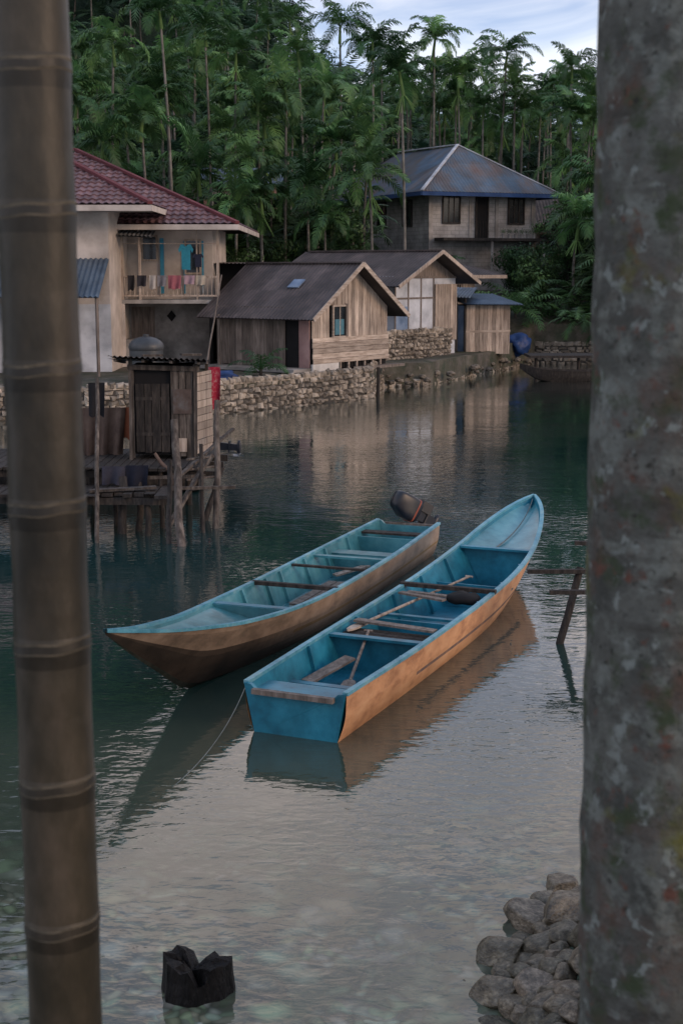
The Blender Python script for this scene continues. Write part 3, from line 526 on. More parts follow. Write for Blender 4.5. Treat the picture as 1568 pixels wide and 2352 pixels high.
# ------------------------------------------------------------------ boats
def catm(st,t):
    n=len(st)
    for i in range(n-1):
        if t<=st[i+1][0] or i==n-2: break
    p1,p2=st[i],st[i+1];p0=st[max(i-1,0)];p3=st[min(i+2,n-1)]
    h=(t-p1[0])/(p2[0]-p1[0]);h=min(max(h,0),1);res=[]
    for k in range(1,len(p1)):
        m1=(p2[k]-p0[k])/(p2[0]-p0[0])*(p2[0]-p1[0]); m2=(p3[k]-p1[k])/(p3[0]-p1[0])*(p2[0]-p1[0])
        res.append((2*h**3-3*h*h+1)*p1[k]+(h**3-2*h*h+h)*m1+(-2*h**3+3*h*h)*p2[k]+(h**3-h*h)*m2)
    return res
def boat(name,label,stern,dr,st,deck,thw,bulk,ribs,mats,stripe,deckdrop=.10,rim=None,tr=None,rail=None,tf=None):
    dr=V((dr[0],dr[1],0)).normalized();rt=V((dr.y,-dr.x,0));S=V((stern[0],stern[1],0))
    P=lambda t,x,z:S+dr*t+rt*x+V((0,0,z))
    Lb=st[-1][0]; n=72; tsx=[Lb*(i/n) for i in range(n+1)]
    T=thing(name,label,"boat",S+dr*Lb*.45)
    mb=MB()
    def sec(t):
        w,zt,wb,zb=catm(st,t); w=max(w,.006);wb=max(wb,0)
        return w,zt,wb,zb
    lev=[0,.12,.42,.52,.60,.7,.8,.9,1]
    for sd in (-1,1):
        for k in range(len(lev)-1):
            vs=[]
            for t in tsx:
                w,zt,wb,zb=sec(t); zc=zb+min(.06,(zt-zb)*.1)
                for l in (lev[k],lev[k+1]):
                    bul=.04*math.sin(l*math.pi)*(w/.6)
                    vs.append(P(t,sd*(w+(wb-w)*l+bul),zt+(zc-zt)*l))
            for i in range(n):
                mt=stripe(k,tsx[i],Lb)
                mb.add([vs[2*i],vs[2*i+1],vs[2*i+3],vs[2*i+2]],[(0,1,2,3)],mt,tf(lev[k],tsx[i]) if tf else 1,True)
        vs=[]
        for t in tsx:
            w,zt,wb,zb=sec(t); vs+= [P(t,sd*wb,zb+min(.06,(zt-zb)*.1)),P(t,0,zb)]
        mb.add(vs,[(2*i,2*i+1,2*i+3,2*i+2) for i in range(n)],2,1,True)
        vi=[];vf=[]
        for t in tsx:
            w,zt,wb,zb=sec(t); fz=max(zb+.09,.06); wi=max(w-.035,0); wf=max(min(wb,wi)-.02,0)
            vi+=[P(t,sd*wi,zt-.005),P(t,sd*(wi*.55+wf*.45),zt*.5+fz*.5),P(t,sd*wf,min(fz,zt-.02))]; vf+=[P(t,sd*wf,min(fz,zt-.02)),P(t,0,min(fz,zt-.02))]
        mb.add(vi,[(3*i+a,3*i+1+a,3*i+4+a,3*i+3+a) for i in range(n) for a in (0,1)],1,1,True)
        mb.add(vf,[(2*i,2*i+1,2*i+3,2*i+2) for i in range(n)],1,.8,True)
    mb.finish("hull",T,[mats[0],mats[1],mats[2],mats[3],mats[4]])
    mb=MB()
    for sd in (-1,1):
        vs=[]
        for t in tsx:
            w,zt,wb,zb=sec(t); a=w+.018;b=max(w-.04,-.01)
            vs+=[P(t,sd*a,zt-.02),P(t,sd*a,zt+.015),P(t,sd*b,zt+.015),P(t,sd*b,zt-.02)]
        mb.add(vs,[(4*i+a,4*i+(a+1)%4,4*i+4+(a+1)%4,4*i+4+a) for i in range(n) for a in range(4)],0,1)
        mb.add(vs[:4],[(0,1,2,3)])
    mb.finish("gunwale",T,[rim or rim_blue])
    w,zt,wb,zb=sec(0); mb=MB(); dz=.07
    f=[P(-.03,-w,zt),P(-.03,-w*.86,zt-.01),P(-.03,-w*.74,zt-dz),P(-.03,w*.74,zt-dz),P(-.03,w*.86,zt-.01),P(-.03,w,zt),P(.0,wb,zb+.05),P(.0,-wb,zb+.05)]
    bk=[q+dr*.05 for q in f]; k=len(f)
    mb.add(f+bk,[tuple(range(k)),tuple(range(2*k-1,k-1,-1))]+[(i,(i+1)%k,k+(i+1)%k,k+i) for i in range(k)],0,1)
    mb.finish("transom",T,[tr or boat_blue])
    mb=MB(); mb.beam(P(-.06,-w*.8,zt-dz+.005),P(-.06,w*.8,zt-dz+.005),.06,.05); mb.finish("transom_rail",T,[rail or wood_grey])
    mb=MB();vs=[];td=[deck+(Lb-.12-deck)*i/14 for i in range(15)]
    for t in td:
        w,zt,wb,zb=sec(t);ww=max(w-.04,0); 
        vs+=[P(t,-ww,zt-deckdrop*.5),P(t,0,zt-deckdrop*1.6 if zt-deckdrop*1.6>zb else zt-.05),P(t,ww,zt-deckdrop*.5)]
    mb.add(vs,[(3*i+a,3*i+1+a,3*i+4+a,3*i+3+a) for i in range(14) for a in (0,1)],0,1,True)
    mb.finish("foredeck",T,[mats[5]])
    def cross(t,z0,z1,tk,name,mat,ext=0,tilt=0):
        w,zt,wb,zb=sec(t); 
        a0=w-.03+ext
        m2=MB(); 
        if z0 is None: m2.ob(P(t-tk/2,-a0,zt+z1-.03),rt*2*a0,dr*tk,(0,0,.03+ (0.02 if ext else 0)))
        else:
            fz=max(zb+.09,.06);wf=max(wb-.02,.02)
            m2.hexa([P(t,-wf,fz),P(t,wf,fz),P(t+tk,wf,fz),P(t+tk,-wf,fz),P(t,-(w-.03),zt+z1),P(t,w-.03,zt+z1),P(t+tk,w-.03,zt+z1),P(t+tk,-(w-.03),zt+z1)])
        return m2.finish(name,T,[mat])
    for (t,z,tk,mt,ext) in thw: cross(t,None,z,tk,"thwart",mt,ext)
    for (t,z) in bulk: cross(t,0,z,.03,"bulkhead",mats[1])
    for t in ribs:
        w,zt,wb,zb=sec(t);fz=max(zb+.09,.06)
        for sd in (-1,1):
            m2=MB(); m2.beam(P(t,sd*(w-.05),zt-.01),P(t,sd*(wb-.03),fz+.01),.05,.04,up=dr); m2.finish("rib",T,[mats[1]])
    return T,P,sec,dr,rt
def stripeA(k,t,Lb): return 3 if (k==3 and t<6) else 0
def shadeA(l,t):  # shade on the bow flank and underside, painted into the hull tint
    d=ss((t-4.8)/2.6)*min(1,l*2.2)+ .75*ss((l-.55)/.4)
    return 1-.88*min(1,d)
def stripeB(k,t,Lb): return 4 if (k==3 and .22*Lb<t<.74*Lb) else (0)
stA=[(0,.52,.52,.42,-.06),(2.5,.59,.49,.44,-.1),(5,.59,.50,.42,-.1),(6.3,.54,.55,.32,-.08),(7.4,.42,.64,.15,-.05),(8.1,.32,.74,.04,.03),(8.8,.20,.86,.02,.42),(9.4,.08,.99,.01,.78),(9.79,.006,1.08,.0,1.04)]
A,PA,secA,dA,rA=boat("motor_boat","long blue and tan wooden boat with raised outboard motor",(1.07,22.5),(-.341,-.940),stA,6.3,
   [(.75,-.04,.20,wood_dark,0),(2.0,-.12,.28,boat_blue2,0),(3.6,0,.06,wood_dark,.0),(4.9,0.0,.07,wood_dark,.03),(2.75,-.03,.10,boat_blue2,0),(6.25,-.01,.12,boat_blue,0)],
   [(6.3,-.02),(2.15,-.14),(1.0,-.08)],[1.5,2.4,3.2,4.1,4.6,5.4],[boat_outw,boat_blue2,boat_green,stripe_y,stripe_d,boat_blue2],stripeA,tr=boat_blue2,tf=shadeA)
stB=[(0,.54,.50,.44,-.08),(2,.60,.50,.46,-.1),(4.5,.61,.53,.44,-.1),(5.8,.59,.60,.34,-.08),(6.7,.53,.71,.20,-.03),(7.4,.43,.86,.08,.03),(8.0,.29,1.0,.03,.3),(8.4,.13,1.1,.01,.7),(8.58,.006,1.15,.0,1.06)]
B,PB,secB,dB,rB=boat("blue_boat","long bright blue wooden boat with ochre sides and paddles",(-.45,13.33),(.391,.920),stB,6.65,
   [(.28,-.10,.34,boat_blue,0),(.95,-.24,.10,boat_blue,0),(2.15,-.02,.10,boat_blue,0),(4.57,.02,.08,wood_dark,.05),(3.6,-.12,.08,boat_blue,0),(6.6,0,.10,boat_blue,0)],
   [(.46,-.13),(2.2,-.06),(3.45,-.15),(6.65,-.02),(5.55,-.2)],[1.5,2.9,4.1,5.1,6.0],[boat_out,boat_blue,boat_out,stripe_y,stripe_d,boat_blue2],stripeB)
mb=MB()
for i in range(4): mb.hexa([PA(2.9,-.3+i*.15,.1),PA(4.4,-.3+i*.15,.1),PA(4.4,-.17+i*.15,.1),PA(2.9,-.17+i*.15,.1),PA(2.9,-.3+i*.15,.125),PA(4.4,-.3+i*.15,.125),PA(4.4,-.17+i*.15,.125),PA(2.9,-.17+i*.15,.125)])
mb.finish("floor_board",A,[wood_grey])
GP="loose planks lying in the blue boat"
def plank(P,t0,x0,z0,t1,x1,z1,w,mat,label,group=GP,h=.025):
    mb=MB(); mb.beam(P(t0,x0,z0),P(t1,x1,z1),w,h,0); o=mb.finish("loose_plank",None,[mat]);o["label"]=label;o["category"]="plank";o["group"]=group
for i in range(4): plank(PB,2.35+i*.11,-.55,.40,2.3+i*.11,.5,.41,.09,wood_dark,"dark weathered plank laid across the blue boat")
plank(PB,2.75,-.5,.5,2.6,.52,.5,.12,wood_grey,"grey plank resting across the blue boat")
plank(PB,4.2,-.5,.52,4.0,.15,.52,.09,wood_grey,"grey plank resting across the blue boat")
plank(PB,4.35,-.45,.50,4.3,.1,.50,.08,wood_grey,"grey plank resting across the blue boat")
plank(PB,1.15,-.4,.2,1.75,-.15,.34,.16,wood_grey,"grey plank resting across the blue boat")
plank(PA,1.7,-.4,.3,2.6,.3,.14,.12,wood_pale,"pale plank lying inside the tan boat","loose planks in the tan boat")
def paddle(p0,p1,label,bl=.5,bw=.16,mat=wood_pale,flat=V((0,0,1))):
    p0=V(p0);p1=V(p1);d=(p0-p1).normalized();T=thing("paddle",label,"paddle",p0)
    mb=MB(); mb.cyl(p1,p0+d*.02,.016,.02,8,seg=4); mb.cyl(p1-d.cross(flat)*.05,p1+d.cross(flat)*.05,.015); mb.finish("shaft",T,[mat])
    mb=MB(); s=d.cross(flat).normalized(); u=s.cross(d).normalized()*.012; o=p0
    prof=[(0,.03),(.12,.8),(.35,1),(.7,.95),(.92,.6),(1,.15)]
    vs=[]
    for a,b in prof:
        c=o+d*a*bl; vs+=[c-s*b*bw/2+u,c+s*b*bw/2+u,c+s*b*bw/2-u,c-s*b*bw/2-u]
    fs=[(4*i+a,4*i+(a+1)%4,4*i+4+(a+1)%4,4*i+4+a) for i in range(5) for a in range(4)]+[(0,1,2,3),(20,21,22,23)]
    mb.add(vs,fs); mb.finish("blade",T,[mat])
paddle(PB(1.35,.02,.22),PB(2.4,-.2,.48),"grey wooden paddle leaning on a thwart in the boat",bl=.4,mat=wood_grey)
paddle(PB(2.9,-.42,.45),PB(5.6,-.05,.48),"long pale paddle resting across the thwarts",bl=.45,bw=.11)
mb=MB(); mb.sup(PB(4.35,.28,.48),(rB*.22,dB*.16,V((0,0,.07))),.8,14)
for i,v in enumerate(mb.v): mb.v[i]=tuple(V(v)+V((0,0,.03*noise.noise(V(v)*9))))
o=mb.finish("net_bundle",None,[black]); o["label"]="dark bundled fishing net lying on boat thwart"; o["category"]="fishing net"
def motor(par,c,fwd,tilt,s=1,name="outboard_motor",ll=.72):
    c=V(c);f=V((fwd[0],fwd[1],0)).normalized();up=V((0,0,1))
    leg=(f*math.cos(tilt)+up*math.sin(tilt)).normalized(); side=f.cross(up).normalized(); nrm=side.cross(leg).normalized()
    e=bpy.data.objects.new(name,None); COL.objects.link(e); e.parent=par; BASE[e.name]=BASE[par.name]; e.empty_display_size=.2
    mb=MB(); mb.sup(c,(leg*.22*s,side*.125*s,nrm*.165*s),.38,20)
    for i,v in enumerate(mb.v):
        d=(V(v)-c).dot(leg)/(.22*s); q=V(v)-c; mb.v[i]=tuple(c+q-(q-leg*q.dot(leg))*(.28*max(0,-d))+nrm*.03*s*max(0,-d))
    mb.finish("cowl",e,[motor_b])
    mb=MB(); mb.sup(c+leg*.13*s,(leg*.018*s,side*.129*s,nrm*.169*s),.38,20); mb.finish("cowl_stripe",e,[motor_r])
    mb=MB(); mb.hexa([c+leg*.18*s+side*a*.07*s+nrm*b*.09*s for a,b in ((-1,-1),(1,-1),(1,1),(-1,1))]+[c+leg*ll*s+side*a*.035*s+nrm*b*.06*s for a,b in ((-1,-1),(1,-1),(1,1),(-1,1))]); 
    mb.ob(c+leg*(ll-.17)*s-side*.07*s-nrm*.12*s,side*.14*s,nrm*.24*s,leg*.02*s); mb.sup(c+leg*(ll+.04)*s,(nrm*.15*s,side*.045*s,leg*.05*s),.9,12); mb.finish("leg",e,[motor_b])
    mb=MB(); pc=c+leg*(ll+.04)*s-nrm*.16*s
    mb.cyl(pc+nrm*.03,pc-nrm*.03,.03*s,.02*s)
    for k in range(3):
        an=k*2.09+.4; rd=leg*math.cos(an)+side*math.sin(an); tg=leg*-math.sin(an)+side*math.cos(an)
        vs=[];
        for a,b in ((.02,.02),(.06,.045),(.1,.04),(.125,.01)): vs+=[pc+rd*a*s-(tg*b+nrm*.02)*s,pc+rd*a*s+(tg*b+nrm*.02)*s]
        mb.add(vs,[(0,1,3,2),(2,3,5,4),(4,5,7,6)])
    mb.finish("propeller",e,[steel])
    mb=MB(); mb.ob(c+leg*.2*s-side*.08*s+nrm*.05*s,side*.16*s,nrm*.14*s,leg*.18*s); mb.finish("bracket",e,[motor_b])
motor(A,(1.03,22.68,.74),(.85,.53),-.55,1.2,ll=.52)
stC=[(0,.45,.62,.35,.0),(2,.5,.58,.38,-.06),(4.5,.48,.62,.3,-.06),(5.6,.3,.75,.1,.1),(6.4,.01,.95,0,.85)]
C,PC,_,dC,rC=boat("moored_boat","dark hulled boat moored behind the stilt hut",(-2.95,29.2),(-1,-.06),stC,5.0,[(1,-.05,.2,wood_dark,0),(3,-.05,.2,wood_dark,0)],[(4.9,-.05)],[2,4],[wood_dark,boat_blue,wood_dark,wood_dark,wood_dark,boat_blue],lambda k,t,L:0,tr=wood_dark)
motor(C,(-2.85,29.1,.95),(1,-.15),-.05,1.0)
def rope(pts,r,label):
    mb=MB(); n=24;P=[V(p) for p in pts]; L_=[]
    for i in range(n+1):
        t=i/n; L_.append(P[0]*(1-t)**2+P[1]*2*t*(1-t)+P[2]*t*t)
    for a,b in zip(L_,L_[1:]): mb.cyl(a,b,r,r,6,caps=False)
    o=mb.finish("mooring_rope",None,[rope_m],); o["label"]=label;o["category"]="rope"
rope([PB(-.05,-.52,.45),(-1.15,12.9,.02),(-1.52,11.9,-.01)],.004,"thin mooring rope trailing from the blue boat into water")
rope([PB(8.5,0,1.1),PB(7.7,.1,.78),PB(6.9,-.1,.62)],.008,"thin bow rope lying on the blue foredeck")
# ------------------------------------------------------------------ stilt hut
T=thing("stilt_hut","small weathered plank outhouse on stilts over water","hut",(-3.3,26.2,1.15))
mb=MB(); F=Fr((-3.84,26.0),(1,.05))
mb.fb(F,.03,1.12,.03,.9,1.15,2.78,2,1)
mb.planks(F.p(.72,0,1.2),F.u,.42,-F.d,1.12,lambda u:2.72-.1*u,.13,jit=.05); mb.planks(F.p(0,0,1.2),F.u,.06,-F.d,1.1,lambda u:2.8,.06)
mb.hplanks(F.p(1.15,-.02,1.2),V((.26,1.0,0)).normalized(),.85,(1,-.26,0),1.15,2.65,.15,mat=1)
mb.fb(F,.76,1.1,-.06,-.045,1.9,2.35,3);mb.fb(F,.74,1.0,-.065,-.05,1.2,1.45,1)
mb.finish("wall",T,[wood_old,wood_pale,black,metal_rust])
mb=MB(); mb.planks(F.p(.08,-.02,1.2),F.u,.62,-F.d,1.2,lambda u:2.45,.16,mat=0); mb.fb(F,.08,.70,-.06,-.05,1.5,1.56);mb.fb(F,.08,.70,-.06,-.05,2.15,2.21); mb.finish("door",T,[wood_dark])
for u,d,zt_ in ((-.02,-.03,2.95),(1.16,-.05,2.8),(1.32,.9,2.75),(0,.9,2.7)): 
    mb=MB(); mb.beam(F.p(u,d,1.0),F.p(u+.02,d,zt_),.06,.06,up=V((0,1,0))); mb.finish("corner_post",T,[wood_old])
mb=MB(); mb.beam(F.p(-.05,-.05,2.76),F.p(1.25,-.05,2.72),.06,.09); mb.finish("lintel",T,[wood_old])
mb=MB(); mb.roof(F.p(-.38,-.3,2.97),F.p(1.42,-.3,2.90),F.p(-.3,1.1,2.84),F.p(1.4,1.1,2.80),.1,.018,3); 
for i in range(4): mb.beam(F.p(-.25+i*.5,-.28,2.90-.02*i),F.p(-.2+i*.5,1.0,2.78),.05,.05,1)
rf=mb.finish("roof",T,[metal_rust,wood_old])
for k,(u,d) in enumerate(((.2,.1),(.9,.3))): 
    mb=MB(); mb.beam(F.p(u,d,2.96),F.p(u+.35,d+.2,2.95),.1,.04); mb.finish("roof_weight",rf,[wood_old])
T=thing("stilt_platform","rickety wooden platform on stilts beside the hut","platform",(-4.2,26,0))
mb=MB()
x=-7.6
while x<-2.5:
    w_=R.uniform(.12,.2); mb.box(x,x+w_-.015,24.95+R.uniform(-.2,.15),27.6,1.02+R.uniform(-.02,.02),1.06,0,R.uniform(.6,1.2)); x+=w_
x=-6.2
while x<-3.1:
    w_=R.uniform(.14,.24); mb.box(x,x+w_-.02,23.9+R.uniform(-.2,.2),25.0,.70+R.uniform(-.03,.03),.74,0,R.uniform(.6,1.3)); x+=w_
mb.finish("deck",T,[wood_dark])
for yy,zz in ((25.1,.94),(26.4,.94),(27.4,.94),(24.1,.62),(24.9,.62)): 
    mb=MB(); mb.beam((-7.6,yy,zz),(-2.2 if zz>.7 else -2.9,yy-.05,zz-.03),.09,.12); mb.finish("beam",T,[wood_dark])
mb=MB(); mb.beam((-2.9,24.3,.78),(-1.85,24.55,.76),.07,.05); mb.beam((-3.9,24.8,.88),(-2.4,24.95,.90),.06,.06);mb.beam((-4.3,24.0,.78),(-3.2,24.3,.80),.16,.04)
mb.finish("crossbar",T,[wood_old])
for (x0,y0,z0,x1,y1,z1,r) in ((-4.05,23.2,-.4,-4.22,24.6,2.65,.04),(-3.78,24.1,-.4,-3.80,24.5,.95,.085),(-3.52,24.3,-.4,-3.55,24.9,1.0,.065),(-3.3,23.9,-.4,-3.34,24.2,.75,.06),(-2.62,22.9,-.4,-2.84,24.1,1.98,.075),(-2.85,23.1,-.4,-2.92,24.0,1.3,.05),(-2.2,24.6,-.4,-2.22,25.4,2.2,.06),(-2.6,25.3,-.4,-2.2,26.0,.9,.06),(-5.2,24.0,-.4,-5.2,24.1,1.0,.08),(-6.3,25.2,-.4,-6.25,25.2,1.0,.08),(-5.9,26.8,-.4,-5.9,26.9,1.0,.08),(-4.8,27.2,-.4,-4.8,27.2,1.0,.07),(-2.95,27.3,-.4,-2.95,27.3,1.0,.07),(-3.15,24.75,-.4,-3.2,24.9,1.0,.05),(-4.4,23.8,-.4,-4.38,24.0,.75,.045),(-2.4,24.2,-.4,-2.45,24.7,1.5,.04),(-4.0,25.0,-.4,-4.05,25.1,1.0,.05)):
    mb=MB(); mb.cyl((x0,y0,z0),(x1,y1,z1),r,r*.85,9,seg=6,wob=.018); mb.finish("stilt",T,[wood_old if z1>1.9 else wood_dark])
mb=MB(); mb.beam((-3.0,24.0,.1),(-2.3,24.9,1.3),.09,.05); mb.beam((-2.85,24.15,.95),(-2.0,26.2,1.6),.07,.04)
for i in range(4): mb.beam((-2.7,24.6,.7+.18*i),(-2.25,24.9,.72+.18*i),.05,.03)
mb.finish("ladder_brace",T,[wood_old])
GC="cloths hung on the platform"
sheet("draped_cloth","dark cloth hanging from the platform edge","laundry",(-4.2,24.75,1.1),(1,0,0),.42,.32,cloth("dusk",(.05,.05,.07)),GC)
sheet("draped_cloth","navy cloth hanging from the platform edge","laundry",(-3.78,24.73,1.12),(1,0,0),.4,.4,cloth("deepnavy",(.012,.015,.03)),GC)
sheet("draped_cloth","black cloth hanging on a pole","laundry",(-4.55,25.6,2.5),(1,0,0),.3,.6,cloth("blk",(.01,.01,.013)),GC)
sheet("red_cloth","red patterned cloth hanging beside the hut","laundry",(-2.58,27.6,2.65),(1,0,0),.24,.85,M("cloth_red_pattern",[(.28,.01,.03),(.36,.02,.05),(.4,.2,.2)],14,bump=.3))
sheet("brown_tarp","brown tarpaulin draped over stored goods","tarpaulin",(-5.1,26.6,1.95),(1,.1,0),1.05,.95,tarp_br,fold=.1)
sheet("orange_cloth","faded orange cloth hanging beside hut","laundry",(-4.15,26.7,1.95),(1,.1,0),.3,.6,orange,fold=.05)
mb=MB(); mb.cyl((-3.3,25.0,1.3),(-2.95,24.9,.85),.03,.05,8,seg=3,wob=.02); mb.cyl((-2.95,24.9,.85),(-3.1,24.9,.5),.05,.03,8); o=mb.finish("rope_bundle",None,[tarp_br]); o["label"]="faded brown rope bundle hanging from the platform";o["category"]="rope"
mb=MB(); mb.cyl((-4.2,44.6,1.6),(-3.75,45.2,4.35),.03,.02,6,seg=4,wob=.01); o=mb.finish("leaning_pole",None,[wood_grey]); o["label"]="thin pale wooden pole leaning upright near house";o["category"]="pole"
mb=MB(); 
mb.cyl((-6.3,46.2,.95),(-6.3,46.2,2.05),.55,.55,20); mb.sup((-6.3,46.2,2.05),((.58,0,0),(0,.58,0),(0,0,.34)),1,20); mb.cyl((-6.3,46.2,2.35),(-6.3,46.2,2.45),.1,.1,10)
o=mb.finish("water_tank",None,[metal_dark]); o["label"]="domed grey metal water tank beside the house";o["category"]="water tank"
def lump(name,c,r,mat,label,cat,s=4,a=.35):
    bm=bmesh.new(); bmesh.ops.create_icosphere(bm,subdivisions=3,radius=1); mb=MB(); sd=V((R.uniform(0,9),R.uniform(0,9),0))
    vs=[]
    for v in bm.verts:
        k=1+a*noise.noise(v.co*1.6+sd)+a*.4*noise.noise(v.co*s+sd); vs.append(V(c)+V((v.co.x*r[0],v.co.y*r[1],v.co.z*r[2]))*k)
    mb.add(vs,[tuple(v.index for v in f.verts) for f in bm.faces],0,1,True); bm.free()
    o=mb.finish(name,None,[mat]); o["label"]=label;o["category"]=cat; return o
lump("blue_tarp",(8.2,66.6,1.05),(.55,.4,.5),tarp_b,"crumpled blue tarpaulin heaped by the shed","tarpaulin",a=.6)
lump("blue_tarp",(-3.9,46.6,1.0),(.5,.3,.25),tarp_b,"crumpled blue tarpaulin on the stone wall","tarpaulin",a=.6)
lump("blue_tarp",(12.3,70.2,1.1),(.5,.4,.3),cloth("turq",(.02,.14,.2)),"turquoise tarpaulin at the quay","tarpaulin")
GB="loose rubble stones on the shore"
for i in range(40):
    t=R.random(); x=1.8+t*7.4; y=56+max(0,(x-3.4))*2.23+R.uniform(-.8,.5); r=R.uniform(.08,.19)
    o=lump("rubble_stone",(x,y,R.uniform(.0,.5)),(r,r*.8,r*.6),stone,"loose pale rubble stone lying by the shore","rock",a=.5); o["group"]=GB
stD=[(0,.32,.55,.2,.1),(2,.4,.42,.25,-.03),(4,.36,.5,.2,.0),(4.9,.02,.72,0,.5)]
boat("dark_canoe","dark wooden canoe moored at the far shore",(12.2,58.8),(-1,-.05),stD,4.4,[(1,-.04,.15,wood_dark,0),(2.6,-.04,.15,wood_dark,0)],[(4.2,-.05)],[2],[wood_dark]*6,lambda k,t,L:0,rim=wood_dark,tr=wood_dark)
T=thing("mooring_platform","dark plank mooring platform above the water","platform",(10,60.4,0)); mb=MB(); mb.box(7.9,14,60,62,.85,.95); mb.finish("deck",T,[wood_dark])
for x in (8.2,10,12,14): 
    mb=MB(); mb.cyl((x,60.3,-.4),(x,60.3,.86),.07); mb.finish("post",T,[wood_dark])
T=thing("wooden_jetty_frame","dark broken wooden jetty frame leaning over the water","jetty",(3.2,17,0))
for p0,p1,r in (((2.60,16.8,-.25),(2.93,17.1,.9),.05),((3.6,17.2,-.3),(3.6,17.3,.95),.05),((3.5,16.2,-.3),(3.5,16.2,.9),.05)):
    mb=MB(); mb.cyl(p0,p1,r,r*.9,8,seg=4,wob=.01); mb.finish("post",T,[wood_dark])
for a,b,h in (((2.27,17.0,.87),(4.2,17.1,.86),.05),((2.5,16.7,.68),(4.0,16.8,.66),.05),((2.9,17.4,1.15),(4.2,17.3,1.12),.05)):
    mb=MB(); mb.beam(a,b,.07,h); mb.finish("rail",T,[wood_dark])
# ------------------------------------------------------------------ rocks & stump
rk=[]
for k in range(7):
    bm=bmesh.new(); bmesh.ops.create_icosphere(bm,subdivisions=4,radius=1); mb=MB(); sd=V((k*3.3,k*1.7,k)); vs=[]
    pl=[(V([R.gauss(0,1) for _ in range(3)]).normalized(),R.uniform(.62,.88)) for _ in range(10)]
    for v in bm.verts:
        c=v.co.copy()
        for p,th_ in pl:
            dd=c.dot(p)-th_
            if dd>0: c-=p*dd*.8
        c*=1+.12*noise.noise(c*1.6+sd)+.025*noise.noise(c*7+sd); vs.append(c*1.08)
    mb.add(vs,[tuple(v.index for v in f.verts) for f in bm.faces],0,1,True); bm.free()
    o=mb.finish("rock",None,[rockm],base=(0,0,0)); rk.append(o)
rocks=[(1.05,8.8,.04,.14),(1.31,9.3,.04,.15),(1.53,9.15,.14,.19),(1.49,8.85,.16,.10),(1.36,9.02,.10,.07),(1.34,8.8,.08,.13),(1.16,8.5,.05,.10),(.97,8.3,.02,.15),(1.21,8.2,.10,.14),(1.34,8.35,.16,.09),(1.44,8.4,.18,.11),(1.07,8.1,.03,.11),(1.23,7.9,.14,.12),(1.33,7.75,.22,.12),(1.16,7.8,.08,.12),(.93,8.0,-.04,.10),(1.26,7.4,.22,.13),(1.38,7.9,.25,.10),(1.17,8.9,.02,.08),(1.05,8.6,.02,.08),(1.6,8.6,.25,.14),(1.55,8.0,.35,.14),(1.7,9.3,.15,.16),(1.45,9.6,.0,.12),(1.12,7.5,.10,.12),(1.5,7.5,.40,.14),(1.28,8.6,.06,.09),(1.1,8.3,.02,.08),(1.32,8.05,.15,.08),(1.62,9.9,.0,.13),(1.22,9.1,-.04,.08),(1.42,9.35,.05,.07),(1.0,7.75,.03,.09),(1.15,8.05,.1,.06),(1.24,8.42,.10,.07),(1.42,8.62,.14,.08),(1.28,8.0,.18,.07),(1.03,8.45,.04,.06),(1.2,8.7,.04,.07),(1.38,8.2,.2,.07),(1.14,8.25,.1,.06),(1.22,7.62,.18,.09),(1.34,7.58,.28,.08),(1.08,7.92,.08,.07),(1.46,9.1,.10,.08),(.84,8.5,-.05,.07),(.9,7.7,-.02,.08),(1.02,9.05,-.05,.07),(1.5,8.2,.26,.09),(1.45,8.75,.2,.07),(1.36,8.55,.15,.06)]
for i,(x,y,z,r) in enumerate(rocks):
    b=rk[i%7]
    if i<7: o=b
    else:
        o=b.copy(); COL.objects.link(o)
    o.location=(x,y,z); o.scale=(r*R.uniform(.95,1.35),r*R.uniform(.85,1.1),r*R.uniform(.6,.85)); o.rotation_euler=(R.uniform(-.35,.35),R.uniform(-.35,.35),R.uniform(0,6))
    o["label"]="rounded tan brown boulder piled at the water's edge";o["category"]="rock";o["group"]="boulders piled at the shore"
mb=MB(); n=26;vs=[]
lv=[(-.2,1.0),(.02,1.0),(.12,.95),(1,.93)]
for k,(z,s) in enumerate(lv):
    for i in range(n):
        an=2*math.pi*i/n; rr=(.205+.02*math.sin(3*an+1)+.012*math.sin(7*an))*s
        x=-.92+rr*1.08*math.cos(an); y=8.35+rr*.85*math.sin(an)
        zz=z
        if k==3:
            c=math.cos(an); zz=.19+.015*math.sin(7*an)+(.05 if c<-.5 else (.025 if c<.12 else (-.085 if c<.42 else .02)))
        vs.append((x,y,zz))
fs=[(k*n+i,k*n+(i+1)%n,k*n+n+(i+1)%n,k*n+n+i) for k in range(3) for i in range(n)]
for i in range(n):
    x,y,z=vs[3*n+i]; vs.append((-.92+(x+.92)*.55,8.35+(y-8.35)*.55,z*.92+.02*math.sin(i*2.3)))
fs+=[(3*n+i,3*n+(i+1)%n,4*n+(i+1)%n,4*n+i) for i in range(n)]
vs.append((-.94,8.35,.15)); fs+=[(4*n+i,4*n+(i+1)%n,5*n) for i in range(n)]
mb.add(vs,fs,0,1); o=mb.finish("tree_stump",None,[M("burnt_wood",[(.004,.004,.004),(.008,.007,.007),(.018,.016,.015)],6,(2,2,.6),bump=1,bdist=.03,rough=.6,spec=.2)]); o["label"]="blackened broken tree stump standing in shallow water";o["category"]="tree stump"
